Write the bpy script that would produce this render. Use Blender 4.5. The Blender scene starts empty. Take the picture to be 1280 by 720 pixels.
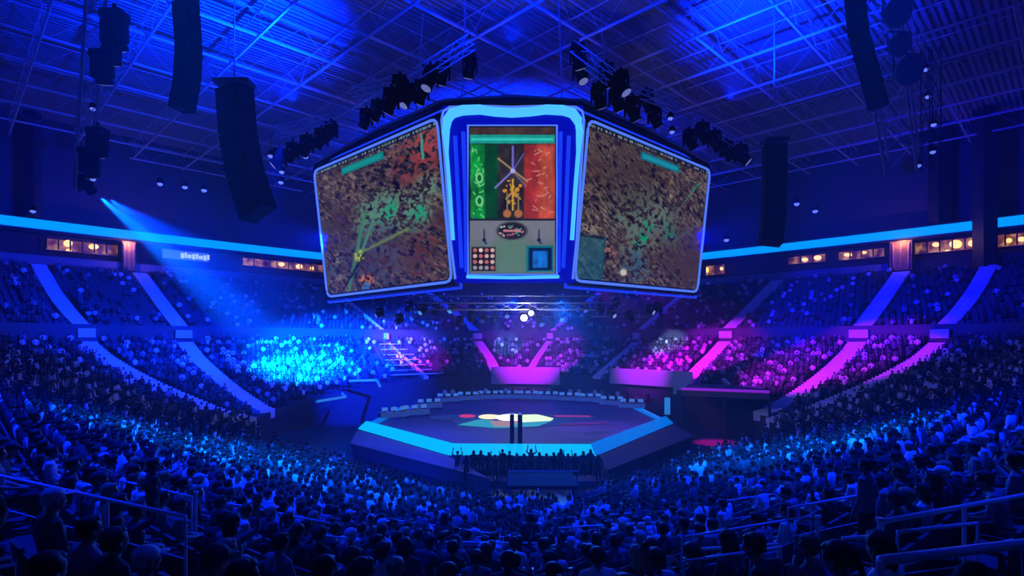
import bpy, bmesh, math, random
import numpy as np
from mathutils import Vector, Matrix
R = math.radians
random.seed(7); NR = np.random.RandomState(11)
SC = bpy.context.scene
COL = SC.collection

# ------------------------------------------------------------------ camera
EYE = 9.0; FPX = 711.0; HOR = 427.0; YC = 49.0
cam_d = bpy.data.cameras.new('camera'); cam = bpy.data.objects.new('camera', cam_d); COL.objects.link(cam)
cam.location = (0, 0, EYE); cam.rotation_euler = (R(90), 0, 0)
cam_d.sensor_width = 36; cam_d.lens = 36*FPX/1280; cam_d.shift_y = (HOR-360)/1280
cam_d.clip_start = .05; cam_d.clip_end = 500
SC.camera = cam
def P(px, py, Y): return Vector(((px-640)/FPX*Y, Y, EYE+(HOR-py)/FPX*Y))
def atz(px, py, z):
    Y = (z-EYE)*FPX/(HOR-py); return Vector(((px-640)/FPX*Y, Y, z))
def proj(x, y, z):
    if y < .3: return None
    return (640+FPX*x/y, HOR-FPX*(z-EYE)/y)

# ------------------------------------------------------------------ world, exposure
w = bpy.data.worlds.new('world'); SC.world = w; w.use_nodes = True
w.node_tree.nodes['Background'].inputs[0].default_value = (.0, .002, .03, 1)
w.node_tree.nodes['Background'].inputs[1].default_value = .3
SC.view_settings.view_transform = 'Standard'; SC.view_settings.look = 'None'
SC.view_settings.gamma = 1; SC.view_settings.use_curve_mapping = False
EXPO = 1.3; SC.view_settings.exposure = EXPO; KE = 2**-EXPO
SC.cycles.use_denoising = True
SC.cycles.volume_bounces = 0; SC.cycles.max_bounces = 4; SC.cycles.diffuse_bounces = 2
SC.cycles.glossy_bounces = 1; SC.cycles.transparent_max_bounces = 6
SC.cycles.sample_clamp_indirect = 3; SC.cycles.sample_clamp_direct = 0
HAZE = .0017

# added spots without fixtures, standing in for the show lamps: (kind, position, target, colour, watts, cone degrees, blend, radius)
BLUE = (.0, .015, 1); DEEP = (.0, .0, 1); CYAN = (.0, .3, 1); MAG = (.45, .0, 1); PINK = (1, .0, .55); AZ = (.0, .14, 1)
LIGHTS = [
 # washes on the roof
 ('roof', (-16, 43, 26.5), (-22, 47, 36), BLUE, 72000, 96, 1),
 ('roof', (16, 43, 26.5), (21, 47, 36), BLUE, 46000, 88, 1),
 ('roof', (0, 30, 24), (0, 34, 36), BLUE, 16000, 130, .9),
 ('roof', (0, 62, 24), (0, 80, 36), BLUE, 60000, 140, .9),
 ('roof', (-10, 26, 24), (-16, 20, 36), BLUE, 18000, 120, .9),
 ('roof', (10, 26, 24), (16, 20, 36), BLUE, 18000, 120, .9),
 # blue wash on far stands
 ('wash', (-16, 52, 19), (-50, 70, 12), BLUE, 52000, 80, .8),
 ('wash', (16, 52, 19), (50, 70, 16), DEEP, 34000, 80, .8),
 ('wash', (0, 56, 19), (-14, 95, 10), BLUE, 45000, 90, .8),
 ('wash', (-12, 14, 34), (-16, 17, 6), BLUE, 46000, 80, 1),
 ('wash', (12, 14, 34), (16, 17, 6), BLUE, 37000, 80, 1),
 ('wash', (0, 47, 12.6), (0, 17, 4), BLUE, 14000, 44, 1),
 # cyan pools on the crowd
 ('pool', (-9, 12, 33), (-15, 28, 3), AZ, 85000, 27, 1),
 ('pool', (9, 12, 33), (14.5, 29, 3), AZ, 80000, 25, 1),
 ('pool', (-9, 12, 33), (-9, 25, 3), AZ, 26000, 28, 1),
 ('pool', (4, 47, 12.6), (3, 22, 3), AZ, 26000, 50, .9),
 ('pool', (-14, 54, 19), (-46, 60, 8), AZ, 60000, 40, .9),
 ('pool', (-2, 62, 11.5), (-.5, 90, 8.0), CYAN, 26000, 13, .8),
 ('pool', (6, 56, 17), (25, 82, 6.6), (.3, .45, 1), 30000, 12, .8),
 ('pool', (-9, 12, 33), (-8, 42, 1), BLUE, 36000, 22, .9),  # added spot that brightens the stage skirt on the blue side
 ('wash', (-17, 43, 25), (-31, 57, 3), BLUE, 40000, 46, .9),  # added spot, carries the blue down to the foot of the aisle
 ('wash', (-9, 52, 13), (-19, 70, 3), BLUE, 60000, 60, .9),  # added wide spot, makes the haze beside the stage glow blue
 # magenta on the lower stands beyond the stage
 ('mag', (10, 56, 15), (38, 60, 3.6), MAG, 19000, 36, .5),
 ('mag', (8, 60, 15), (28, 74, 4.0), MAG, 19000, 40, .5),
 ('mag', (2, 62, 14), (3, 88, 4.5), MAG, 15000, 46, .6),
 ('mag', (-4, 62, 14), (-17, 84, 5.5), MAG, 15000, 36, .7),
 ('mag', (8, 60, 14), (19, 71, 4.6), MAG, 8000, 44, .8),
 ('pink', (13, 50, 12), (18, 50.5, .5), PINK, 9000, 22, .9),
 # stage
 ('stage', (0, 50, 20), (0, 56, 1.4), (.06, .12, 1), 9000, 60, .8),
 ('stage', (6, 52, 20), (8, 50, 1.4), (.3, .05, 1), 2500, 40, .8),
]
BEAM = ((-30.2, 40.5, 20.0), (-24, 66, 5.5))

# ------------------------------------------------------------------ helpers
MATS = {}
def mat(name, col, rough=.6, metal=0, emit=None, estr=0, noise=0, nscale=6, spec=.3, rnd=0, vcol=False):
    if name in MATS: return MATS[name]
    m = bpy.data.materials.new(name); m.use_nodes = True; nt = m.node_tree; b = nt.nodes['Principled BSDF']
    b.inputs['Base Color'].default_value = (*col, 1); b.inputs['Roughness'].default_value = rough
    b.inputs['Metallic'].default_value = metal; b.inputs['Specular IOR Level'].default_value = spec
    if vcol:
        a = nt.nodes.new('ShaderNodeAttribute'); a.attribute_name = 'Col'
        nt.links.new(a.outputs['Color'], b.inputs['Base Color'])
    if noise:
        t = nt.nodes.new('ShaderNodeTexNoise'); t.inputs['Scale'].default_value = nscale; t.inputs['Detail'].default_value = 5
        tc = nt.nodes.new('ShaderNodeTexCoord'); nt.links.new(tc.outputs['Object'], t.inputs['Vector'])
        mx = nt.nodes.new('ShaderNodeMixRGB'); mx.inputs[1].default_value = (*[c*(1-noise) for c in col], 1)
        mx.inputs[2].default_value = (*[min(1, c*(1+noise)) for c in col], 1)
        nt.links.new(t.outputs['Fac'], mx.inputs[0]); nt.links.new(mx.outputs[0], b.inputs['Base Color'])
    if rnd:
        oi = nt.nodes.new('ShaderNodeObjectInfo'); cr = nt.nodes.new('ShaderNodeValToRGB')
        cr.color_ramp.elements[0].color = (*[c*(1-rnd) for c in col], 1); cr.color_ramp.elements[1].color = (*[min(1, c*(1+rnd)) for c in col], 1)
        nt.links.new(oi.outputs['Random'], cr.inputs[0]); nt.links.new(cr.outputs[0], b.inputs['Base Color'])
    if emit:
        b.inputs['Emission Color'].default_value = (*emit, 1); b.inputs['Emission Strength'].default_value = estr*KE
    MATS[name] = m; return m

class MB:
    def __init__(s): s.v = []; s.f = []; s.mi = []
    def add(s, vs, fs, mi=0):
        o = len(s.v); s.v += [tuple(v) for v in vs]; s.f += [tuple(i+o for i in f) for f in fs]; s.mi += [mi]*len(fs); return s
    def box(s, c, d, M=None, mi=0):
        x, y, z = d[0]/2, d[1]/2, d[2]/2
        vs = [Vector((a*x, b*y, e*z)) for e in (-1, 1) for a, b in ((-1, -1), (1, -1), (1, 1), (-1, 1))]
        if M is not None: vs = [M @ v for v in vs]
        c = Vector(c); vs = [v+c for v in vs]
        return s.add(vs, [(3, 2, 1, 0), (4, 5, 6, 7), (0, 1, 5, 4), (1, 2, 6, 5), (2, 3, 7, 6), (3, 0, 4, 7)], mi)
    def tube(s, pts, r, n=6, mi=0, closed=False, caps=True):
        pts = [Vector(p) for p in pts]; m = len(pts); rs = r if isinstance(r, (list, tuple)) else [r]*m
        vs = []; 
        for i, p in enumerate(pts):
            a = pts[(i-1) % m] if (closed or i > 0) else p; b = pts[(i+1) % m] if (closed or i < m-1) else p
            d = (b-a)
            if d.length < 1e-9: d = Vector((0, 0, 1))
            d.normalize(); up = Vector((0, 0, 1)) if abs(d.z) < .95 else Vector((0, 1, 0))
            u = d.cross(up).normalized(); w_ = u.cross(d)
            for k in range(n):
                t = 2*math.pi*(k+.5)/n; vs.append(p+(u*math.cos(t)+w_*math.sin(t))*rs[i])
        fs = []
        for i in range(m if closed else m-1):
            j = (i+1) % m
            for k in range(n): fs.append((i*n+k, i*n+(k+1) % n, j*n+(k+1) % n, j*n+k))
        if caps and not closed: fs += [tuple(range(n))[::-1], tuple((m-1)*n+k for k in range(n))]
        return s.add(vs, fs, mi)
    def lathe(s, prof, c=(0, 0, 0), n=16, M=None, mi=0):
        vs = []; c = Vector(c)
        for r_, z in prof:
            for k in range(n):
                t = 2*math.pi*k/n; v = Vector((r_*math.cos(t), r_*math.sin(t), z)); v = M @ v if M is not None else v; vs.append(v+c)
        fs = [(i*n+k, i*n+(k+1) % n, (i+1)*n+(k+1) % n, (i+1)*n+k) for i in range(len(prof)-1) for k in range(n)]
        fs += [tuple(range(n))[::-1], tuple((len(prof)-1)*n+k for k in range(n))]
        return s.add(vs, fs, mi)
    def ell(s, c, d, M=None, nu=12, nv=8, mi=0):
        vs = []; c = Vector(c)
        for i in range(1, nv):
            a = math.pi*i/nv
            for k in range(nu):
                t = 2*math.pi*k/nu; v = Vector((d[0]*math.sin(a)*math.cos(t), d[1]*math.sin(a)*math.sin(t), d[2]*math.cos(a)))
                v = M @ v if M is not None else v; vs.append(v+c)
        top = Vector((0, 0, d[2])); bot = Vector((0, 0, -d[2]))
        if M is not None: top = M @ top; bot = M @ bot
        vs += [top+c, bot+c]; T = len(vs)-2; B = T+1
        fs = [(i*nu+k, (i+1)*nu+k, (i+1)*nu+(k+1) % nu, i*nu+(k+1) % nu) for i in range(nv-2) for k in range(nu)]
        fs += [(T, k, (k+1) % nu) for k in range(nu)] + [(B, (nv-2)*nu+(k+1) % nu, (nv-2)*nu+k) for k in range(nu)]
        return s.add(vs, fs, mi)
    def loft(s, rings, caps=True, mi=0):
        n = len(rings[0]); vs = [v for r_ in rings for v in r_]
        fs = [(i*n+k, i*n+(k+1) % n, (i+1)*n+(k+1) % n, (i+1)*n+k) for i in range(len(rings)-1) for k in range(n)]
        if caps: fs += [tuple(range(n))[::-1], tuple((len(rings)-1)*n+k for k in range(n))]
        return s.add(vs, fs, mi)
    def mesh(s, name, mats, smooth=False):
        me = bpy.data.meshes.new(name); me.from_pydata(s.v, [], s.f)
        for m in (mats if isinstance(mats, (list, tuple)) else [mats]): me.materials.append(m)
        me.polygons.foreach_set('material_index', s.mi)
        if smooth: me.polygons.foreach_set('use_smooth', [True]*len(me.polygons))
        bm = bmesh.new(); bm.from_mesh(me); bmesh.ops.recalc_face_normals(bm, faces=bm.faces); bm.to_mesh(me); bm.free()
        me.update(); return me
    def build(s, name, mats, parent=None, smooth=False, bevel=0):
        o = bpy.data.objects.new(name, s.mesh(name, mats, smooth)); COL.objects.link(o)
        if parent: o.parent = parent
        if bevel:
            b = o.modifiers.new('bevel', 'BEVEL'); b.width = bevel; b.segments = 2; b.limit_method = 'ANGLE'
        return o
def tag(o, label=None, cat=None, group=None, kind=None):
    if label: o['label'] = label
    if cat: o['category'] = cat
    if group: o['group'] = group
    if kind: o['kind'] = kind
    return o
def empty(name, loc, rz=0, label=None, cat=None, group=None):
    o = bpy.data.objects.new(name, None); COL.objects.link(o); o.location = loc; o.rotation_euler = (0, 0, rz); o.empty_display_size = .2
    return tag(o, label, cat, group)
def kids(o): return [c for c in COL.objects if c.parent == o]
KIDS = {}
def copy_tree(o, parent=None):
    if o.name not in KIDS: KIDS[o.name] = [c for c in bpy.data.objects if c.parent == o]
    c = o.copy(); COL.objects.link(c)
    if parent: c.parent = parent
    for ch in KIDS[o.name]: copy_tree(ch, c)
    return c
def aim(v):  # matrix whose -Z axis points along v
    return Vector(v).to_track_quat('-Z', 'Y').to_matrix()
ONES = 'zero first second third fourth fifth sixth seventh eighth ninth tenth eleventh twelfth thirteenth fourteenth fifteenth sixteenth seventeenth eighteenth nineteenth'.split()
TENS = {20: ('twenty', 'twentieth'), 30: ('thirty', 'thirtieth'), 40: ('forty', 'fortieth'), 50: ('fifty', 'fiftieth'), 60: ('sixty', 'sixtieth'), 70: ('seventy', 'seventieth')}
def nth(n):
    if n < 20: return ONES[n]
    t = n//10*10; return TENS[t][1] if n == t else TENS[t][0]+'-'+ONES[n-t]

# ------------------------------------------------------------------ the bowl: a rounded diamond, camera in one corner
def afun(y): t = np.clip((y-30)/45., 0, 1); return 3.5+10.5*t*t*(3-2*t)
def F(x, y): return np.sqrt(x*x+afun(y)**2)+np.sqrt((y-YC)**2+144)
def zF(f): return np.interp(f, [26, 38.5, 54, 58, 58.01, 82], [.2, 2.5, 7.4, 8.9, 10.0, 18.2])
NPH = 720
PHI = np.linspace(0, 2*np.pi, NPH, endpoint=False)
def contour(f, phi=PHI):
    f = np.broadcast_to(np.asarray(f, float), phi.shape); lo = np.zeros_like(phi); hi = np.full_like(phi, 140.)
    for _ in range(34):
        m = (lo+hi)/2; v = F(m*np.cos(phi), YC+m*np.sin(phi)); lo = np.where(v < f, m, lo); hi = np.where(v < f, hi, m)
    return lo*np.cos(phi), YC+lo*np.sin(phi)
def fmin(phi):  # where the first row of each stand begins
    s = np.sin(phi); return np.interp(s, [-1, -.9, -.2, .3, .75, 1], [27, 28, 33.5, 38.5, 43, 44.5])
DF = 1.15
LOW = np.arange(26, 58.0, DF); LOW = LOW[LOW < 57.6]; UP = np.arange(58.6, 81.5, 1.35)
FMN = fmin(PHI)
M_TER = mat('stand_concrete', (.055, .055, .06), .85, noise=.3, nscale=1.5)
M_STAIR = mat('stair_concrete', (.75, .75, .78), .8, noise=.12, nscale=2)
M_WALL = mat('dark_wall', (.07, .07, .08), .9, noise=.2, nscale=.3)
M_BLACK = mat('black_metal', (.008, .008, .009), .7, spec=.1)
M_DARK = mat('dark_metal', (.05, .05, .06), .45, metal=.4)
M_STEEL = mat('painted_steel', (.42, .42, .45), .45)
M_FASC = mat('fascia_panel', (.5, .5, .52), .6, noise=.05)

def ring(vals_f, vals_z, name, m, kind='structure'):
    mb = MB(); rings = [np.array([*contour(f)]).T for f in vals_f]
    for i, (rg, z) in enumerate(zip(rings, vals_z)):
        zz = np.broadcast_to(np.asarray(z, float), (NPH,))
        mb.v += [(a, b, c) for (a, b), c in zip(rg.tolist(), zz.tolist())]
    for i in range(len(rings)-1):
        for k in range(NPH):
            j = (k+1) % NPH; mb.f.append((i*NPH+k, i*NPH+j, (i+1)*NPH+j, (i+1)*NPH+k)); mb.mi.append(0)
    o = mb.build(name, m); tag(o, kind=kind); return o
# lower tier as real steps
fs, zs = [np.maximum(26., FMN)], [np.zeros(NPH)]
for f in LOW:
    fe = np.maximum(f, FMN); fn = np.maximum(f+DF, FMN); z = zF(fe)
    fs += [fe, fn]; zs += [z, z]
fs += [np.full(NPH, 58.3)]; zs += [np.full(NPH, 9.9)]
o = ring(fs, zs, 'seating_tier_lower', M_TER)
tag(o, 'stepped concrete lower seating tier around the floor')
fs, zs = [np.full(NPH, 58.3)], [np.full(NPH, 9.9)]
for f in UP:
    z = zF(f+.2); fs += [np.full(NPH, f), np.full(NPH, f+1.35)]; zs += [np.full(NPH, z), np.full(NPH, z)]
fs += [np.full(NPH, 83.), np.full(NPH, 83.)]; zs += [np.full(NPH, 18.4), np.full(NPH, 19.6)]
tag(ring(fs, zs, 'seating_tier_upper', M_TER), 'stepped concrete upper seating tier below the suites')
# parapet between the tiers
ring([57.95, 57.95, 58.25, 58.25], [9.0, 10.75, 10.75, 9.2], 'trim_parapet', mat('parapet', (.09, .09, .1), .8))
# floor, suites level, walls, roof
mb = MB(); mb.box((0, YC, -.15), (190, 190, .3)); tag(mb.build('floor', mat('arena_floor', (.06, .06, .07), .5, noise=.2, nscale=.5)), kind='structure')
ring([83, 86.6, 86.6], [19.6, 19.6, 22.5], 'wall_suites', mat('suite_wall', (.05, .045, .045), .8))
ring([83.4, 83.4, 86.6], [22.35, 24.1, 24.1], 'wall_ribbon', mat('ribbon_backing', (.03, .03, .035), .7))
ring([86.6, 86.6, 86.6], [24.1, 30, 37.2], 'wall_upper', M_WALL)
M_ROOF = mat('roof_deck', (.3, .3, .33), .8)
nt = M_ROOF.node_tree; wv = nt.nodes.new('ShaderNodeTexWave'); wv.inputs['Scale'].default_value = .55; wv.inputs['Distortion'].default_value = 0
mpn = nt.nodes.new('ShaderNodeMapping'); mpn.inputs['Rotation'].default_value = (0, 0, R(45)); tcn = nt.nodes.new('ShaderNodeTexCoord')
bp = nt.nodes.new('ShaderNodeBump'); bp.inputs['Strength'].default_value = .8; bp.inputs['Distance'].default_value = .4
nt.links.new(tcn.outputs['Object'], mpn.inputs[0]); nt.links.new(mpn.outputs[0], wv.inputs['Vector']); nt.links.new(wv.outputs['Fac'], bp.inputs['Height']); nt.links.new(bp.outputs[0], nt.nodes['Principled BSDF'].inputs['Normal'])
mb = MB(); mb.box((0, YC, 37.4), (200, 200, .4)); tag(mb.build('ceiling', M_ROOF), kind='structure')

# ------------------------------------------------------------------ aisles: stairs that climb the stands
def march(px, py):
    ys = np.arange(4, 125, .1); xs = (px-640)/FPX*ys; zr = EYE+(HOR-py)/FPX*ys
    zt = zF(F(xs, ys)); phi = np.arctan2(ys-YC, xs); ok = (zr < zt) & (F(xs, ys) > fmin(phi)) & (ys > 30)
    i = int(np.argmax(ok)); return xs[i], ys[i]
def grad(x, y):
    e = .05; g = np.array([F(x+e, y)-F(x-e, y), F(x, y+e)-F(x, y-e)]); return g/np.linalg.norm(g)
def aisle_path(px, py):
    x, y = march(px, py); up = [(x, y)]; p = np.array([x, y])
    while F(*p) < 81.5: p = p+.25*grad(*p); up.append(tuple(p))
    dn = []; p = np.array([x, y])
    while F(*p) > fmin(math.atan2(p[1]-YC, p[0]))+.3: p = p-.25*grad(*p); dn.append(tuple(p))
    return dn[::-1]+up
AISLES = [(70, 372, 1.5), (230, 430, 1.7), (508, 452, .6), (603, 437, 1.5), (675, 445, 1.0), (790, 435, 1.1), (915, 410, 1.7), (1075, 415, 1.9), (1215, 372, 1.6)]
PATHS = []
names9 = ['in the dim upper corner of the blue-lit side', 'on the blue-lit side, crossed by the light beam', 'beside the blue lit block, thin and violet', 'running down to the magenta fascia beside the blue spot',
          'behind the stage, narrow and magenta', 'between violet and pale-lit blocks', 'middle of the magenta-lit stand', 'broadest and brightest of the magenta-lit side', 'in the dim upper corner of the magenta-lit side']
for n_, (px, py, wd) in enumerate(AISLES):
    path = aisle_path(px, py); PATHS.append((np.array(path), wd)); mb = MB()
    acc = 0; last = np.array(path[0]); i0 = 0
    pts = np.array(path); zz = zF(F(pts[:, 0], pts[:, 1]))
    for i in range(0, len(pts)-2, 2):
        c = (pts[i]+pts[i+2])/2; g = grad(*c); ang = math.atan2(g[1], g[0])-math.pi/2
        z = zF(F(*pts[i+2])); 
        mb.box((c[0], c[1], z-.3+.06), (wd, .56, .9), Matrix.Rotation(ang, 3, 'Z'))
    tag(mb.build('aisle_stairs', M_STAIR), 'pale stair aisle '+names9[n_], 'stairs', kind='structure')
def near_aisle(x, y, extra=.25):
    for pts, wd in PATHS:
        if np.min(np.hypot(pts[:, 0]-x, pts[:, 1]-y)) < wd/2+extra: return True
    return False
# magenta-lit fascia boards on the front of the far stand
def fascia(px0, px1, z0, z1, label, f_off=-.35):
    mb = MB(); n = 24; rg = []
    for k in range(n+1):
        px = px0+(px1-px0)*k/n; ys = np.arange(45, 110, .05); xs = (px-640)/FPX*ys; phi = np.arctan2(ys-YC, xs)
        i = int(np.argmax(F(xs, ys) > fmin(phi)+f_off)); p = np.array([xs[i], ys[i]]); g = grad(*p); q = p-g*.15
        rg.append([(p[0], p[1], z0), (q[0], q[1], z0), (q[0], q[1], z1), (p[0], p[1], z1)])
    mb.loft(rg); return tag(mb.build('fascia_board', M_FASC), label, 'barrier', 'fascia boards')
fascia(614, 700, 3.3, 5.6, 'smooth magenta-lit board wall behind the stage under the blue-spotted crowd')
fascia(763, 866, 3.8, 5.7, 'long magenta-lit board wall below the pale-lit crowd block')

# ------------------------------------------------------------------ lighting rig fixtures
M_LENS = {}
def lens(col, s): 
    k = (tuple(col), s)
    if k not in M_LENS: M_LENS[k] = mat('lamp_lens_%d' % len(M_LENS), (.02, .02, .03), emit=col, estr=s)
    return M_LENS[k]
def fixture_mesh():
    yk = MB(); yk.box((0, 0, -.12), (.5, .4, .2)); yk.box((-.27, 0, -.45), (.06, .16, .6)); yk.box((.27, 0, -.45), (.06, .16, .6)); yk.tube([(0, 0, 0), (0, 0, .16)], .05)
    hd = MB(); hd.lathe([(.12, .3), (.2, .22), (.22, 0), (.2, -.22), (.235, -.36), (.22, -.4)], n=14)
    ln = MB(); ln.lathe([(.19, -.395), (.195, -.41), (.12, -.43), (.02, -.44)], n=14)
    return yk.mesh('yoke', M_BLACK), hd.mesh('lamp_head', M_BLACK, True), ln.mesh('lens', M_BLACK)
YK, HD, LN = fixture_mesh()
def fixture(p, target, label, col=(.3, .5, 1), glow=3., s=1., cat='stage light', group=None):
    """p is the lamp-head centre; the yoke hangs above it"""
    p = Vector(p); r = empty('moving_head_light', (p.x, p.y, p.z+.5*s), 0, label, cat, group)
    r.scale = (s, s, s)
    a = bpy.data.objects.new('yoke', YK); COL.objects.link(a); a.parent = r
    h = bpy.data.objects.new('lamp_head', HD); COL.objects.link(h); h.parent = r; h.location = (0, 0, -.5)
    h.rotation_euler = aim(Vector(target)-p).to_euler()
    l = bpy.data.objects.new('lens', LN); COL.objects.link(l); l.parent = h
    l.material_slots[0].link = 'OBJECT'; l.material_slots[0].material = lens(col, glow)
    return r
def spot(p, t, col, watts, cone, blend, name='spot_lamp', rad=.12):
    d = bpy.data.lights.new(name, 'SPOT'); d.energy = watts; d.color = col; d.spot_size = R(cone); d.spot_blend = blend; d.shadow_soft_size = rad
    o = bpy.data.objects.new(name, d); COL.objects.link(o); p = Vector(p); v = (Vector(t)-p)
    o.location = p+v.normalized()*1.1; o.rotation_euler = v.to_track_quat('-Z', 'Y').to_euler(); return o
for i, (k, p, t, c, wt, cone, bl) in enumerate(LIGHTS): spot(p, t, c, wt, cone, bl)
spot(BEAM[0], BEAM[1], (.0, .12, 1), 1900000, 19, .9)
spot((-29.8, 40.9, 19.8), (-25, 64, 11), (.0, .05, 1), 1100000, 32, 1)  # added wide spot beside the beam head, only feeds the blue glow
mh = bpy.data.materials.new('thin_haze'); mh.use_nodes = True; nt = mh.node_tree; nt.nodes.clear()
vo = nt.nodes.new('ShaderNodeOutputMaterial'); vs_ = nt.nodes.new('ShaderNodeVolumeScatter'); vs_.inputs['Density'].default_value = HAZE; vs_.inputs['Anisotropy'].default_value = .35
vs_.inputs['Color'].default_value = (.8, .85, 1, 1); nt.links.new(vs_.outputs[0], vo.inputs['Volume'])
hz = MB().box((0, 52, 18.6), (170, 150, 36.9)).build('haze', mh); tag(hz, 'thin theatrical haze filling the hall', 'haze', kind='stuff')
# ------------------------------------------------------------------ LED ribbon, suites, columns
def on_ring(px, f):
    ys = np.arange(30, 130, .02); xs = (px-640)/FPX*ys; i = int(np.argmax(F(xs, ys) > f)); return xs[i], ys[i]
def ring_strip(px0, px1, f0, f1, z0, z1, n=60):
    rg = []
    for k in range(n+1):
        px = px0+(px1-px0)*k/n; a = on_ring(px, f0); b = on_ring(px, f1)
        rg.append([(a[0], a[1], z0), (b[0], b[1], z0), (b[0], b[1], z1), (a[0], a[1], z1)])
    return MB().loft(rg)
M_RIB = mat('ribbon_screen', (.0, .02, .05), .4, emit=(.0, .24, 1), estr=1.5)
for a, b, lab in ((-90, 640, 'cyan LED ribbon board running above the suites of the blue-lit side'), (640, 1221, 'cyan LED ribbon board above the suites of the magenta-lit side'), (1241, 1400, 'short end of cyan LED ribbon board beyond the dark pillar')):
    o = ring_strip(a, b, 82.9, 83.3, 22.75, 23.9).build('ribbon_board', M_RIB); tag(o, lab, 'LED board', 'cyan ribbon boards')
    tr = ring_strip(a, b, 82.8, 83.35, 22.55, 22.75).build('frame', M_DARK, o)
for a, b in ((-60, 410), (870, 1110)):
    o = ring_strip(a, b, 82.6, 82.9, 18.4, 19.5).build('trim_guard', mat('guard', (.22, .22, .24), .6)); tag(o, kind='structure')
M_WOOD = mat('warm_wood', (.35, .16, .08), .55, noise=.4, nscale=3)
M_WARM = mat('suite_back_glow', (.3, .15, .06), .6)  # suite back wall; its own emission stands in for warm lamplight inside
nt = M_WARM.node_tree; b = nt.nodes['Principled BSDF']; tx = nt.nodes.new('ShaderNodeTexNoise'); tx.inputs['Scale'].default_value = .9; tx.inputs['Detail'].default_value = 3
cr = nt.nodes.new('ShaderNodeValToRGB'); cr.color_ramp.elements[0].position = .38; cr.color_ramp.elements[0].color = (.02, .004, .004, 1); cr.color_ramp.elements[1].position = .66; cr.color_ramp.elements[1].color = (.85, .42, .16, 1)
e2 = cr.color_ramp.elements.new(.5); e2.color = (.28, .07, .03, 1)
tcn = nt.nodes.new('ShaderNodeTexCoord'); nt.links.new(tcn.outputs['Object'], tx.inputs['Vector']); nt.links.new(tx.outputs['Fac'], cr.inputs[0]); nt.links.new(cr.outputs[0], b.inputs['Emission Color']); b.inputs['Emission Strength'].default_value = .55*KE
M_GLOW = mat('suite_lamp', (.8, .6, .3), emit=(1, .62, .2), estr=1.6)
def suite(px0, px1, z0, z1, lamps, label):
    o = ring_strip(px0, px1, 85.9, 86.3, z0, z1, 10).build('hospitality_suite', M_WARM); tag(o, label, 'suite', 'lit suites under the ribbon board')
    ring_strip(px0, px1, 84.2, 85.9, z0-.25, z0-.1, 10).build('counter', M_WOOD, o)
    n = max(2, int(abs(px1-px0)/14))
    for k in range(n+1):
        x, y = on_ring(px0+(px1-px0)*k/n, 84.6); MB().box((x, y, (z0+z1)/2), (.12, .12, z1-z0)).build('mullion', M_DARK, o)
    for px, zc, wd, hh in lamps:
        x, y = on_ring(px, 85.4); MB().ell((x, y, zc), (wd, .25, hh), nu=10, nv=6).build('lamp', M_GLOW, o)
suite(58, 148, 20.6, 22.0, [(85, 21.6, .6, .45), (117, 21.5, .7, .35), (86, 20.7, .35, .2)], 'dim lit suite with two glowing lamps, blue-lit side, outer end')
suite(303, 404, 20.9, 22.1, [(352, 21.6, .5, .35), (374, 21.5, .6, .4), (390, 21.4, .35, .3)], 'warm lit suite beside the hanging screens, blue-lit side')
suite(882, 906, 20.3, 21.9, [(884, 21.2, .25, .5), (902, 21.2, .3, .3)], 'narrow lit suite just beside the brown game screen, magenta-lit side')
suite(985, 1032, 20.9, 22.0, [(1006, 21.4, .5, .3), (1022, 21.5, .6, .35)], 'short bright suite, third from the dark pillar, magenta-lit side')
suite(1048, 1106, 20.8, 22.0, [(1060, 21.5, .6, .25), (1080, 21.6, .4, .2)], 'reddish lit suite beside the wooden pier, magenta-lit side')
suite(1143, 1222, 20.7, 22.2, [(1195, 21.5, .9, .55), (1170, 21.7, .5, .3), (1184, 20.7, .25, .2), (1215, 21.4, .5, .4)], 'longest and brightest golden suite between wooden pier and dark pillar')
suite(1242, 1330, 20.6, 22.1, [(1261, 21.3, .35, .3), (1277, 21.3, .5, .3)], 'reddish suite beyond the dark pillar')
def pier(px0, px1, z0, z1, lab):
    o = ring_strip(px0, px1, 81.7, 82.7, z0, z1, 3).build('wooden_pier', M_WOOD); tag(o, lab, 'pier', 'timber piers')
    for k in range(3):
        px = px0+(px1-px0)*(k+.5)/3; ring_strip(px-1, px+1, 81.5, 81.7, z0+.4, z1-.3, 1).build('batten', mat('pale_batten', (.6, .32, .2), .5), o)
    x, y = on_ring((px0+px1)/2, 80.6); d = bpy.data.lights.new('pier_lamp', 'POINT'); d.energy = 90; d.color = (1, .45, .25); d.shadow_soft_size = .05
    l = bpy.data.objects.new('pier_lamp', d); COL.objects.link(l); l.location = (x, y, z1-.1); l.parent = o
pier(153, 170, 18.4, 22.3, 'timber-clad pier between suites on the blue-lit side'); pier(1112, 1140, 18.4, 22.3, 'timber-clad pier between suites on the magenta-lit side')
# pale backlit sign, blue side
M_SIGN = mat('pale_sign', (.1, .2, .4), .5, emit=(.1, .3, .8), estr=.35); M_SIGNT = mat('sign_letters', (.6, .7, .8), .5, emit=(.55, .75, 1), estr=.75)
o = ring_strip(203, 260, 84.0, 84.3, 20.75, 22.0, 8).build('backlit_sign', M_SIGN); tag(o, 'pale backlit sign with blurred white lettering under the ribbon', 'sign')
px = 226
for wdt in (4, 3, 5, 4, 3, 5, 4, 3):
    ring_strip(px, px+wdt, 83.85, 84.0, 20.95+.1*(wdt % 2), 21.8-.12*(wdt % 3), 1).build('lettering', M_SIGNT, o); px += wdt+.7
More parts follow.
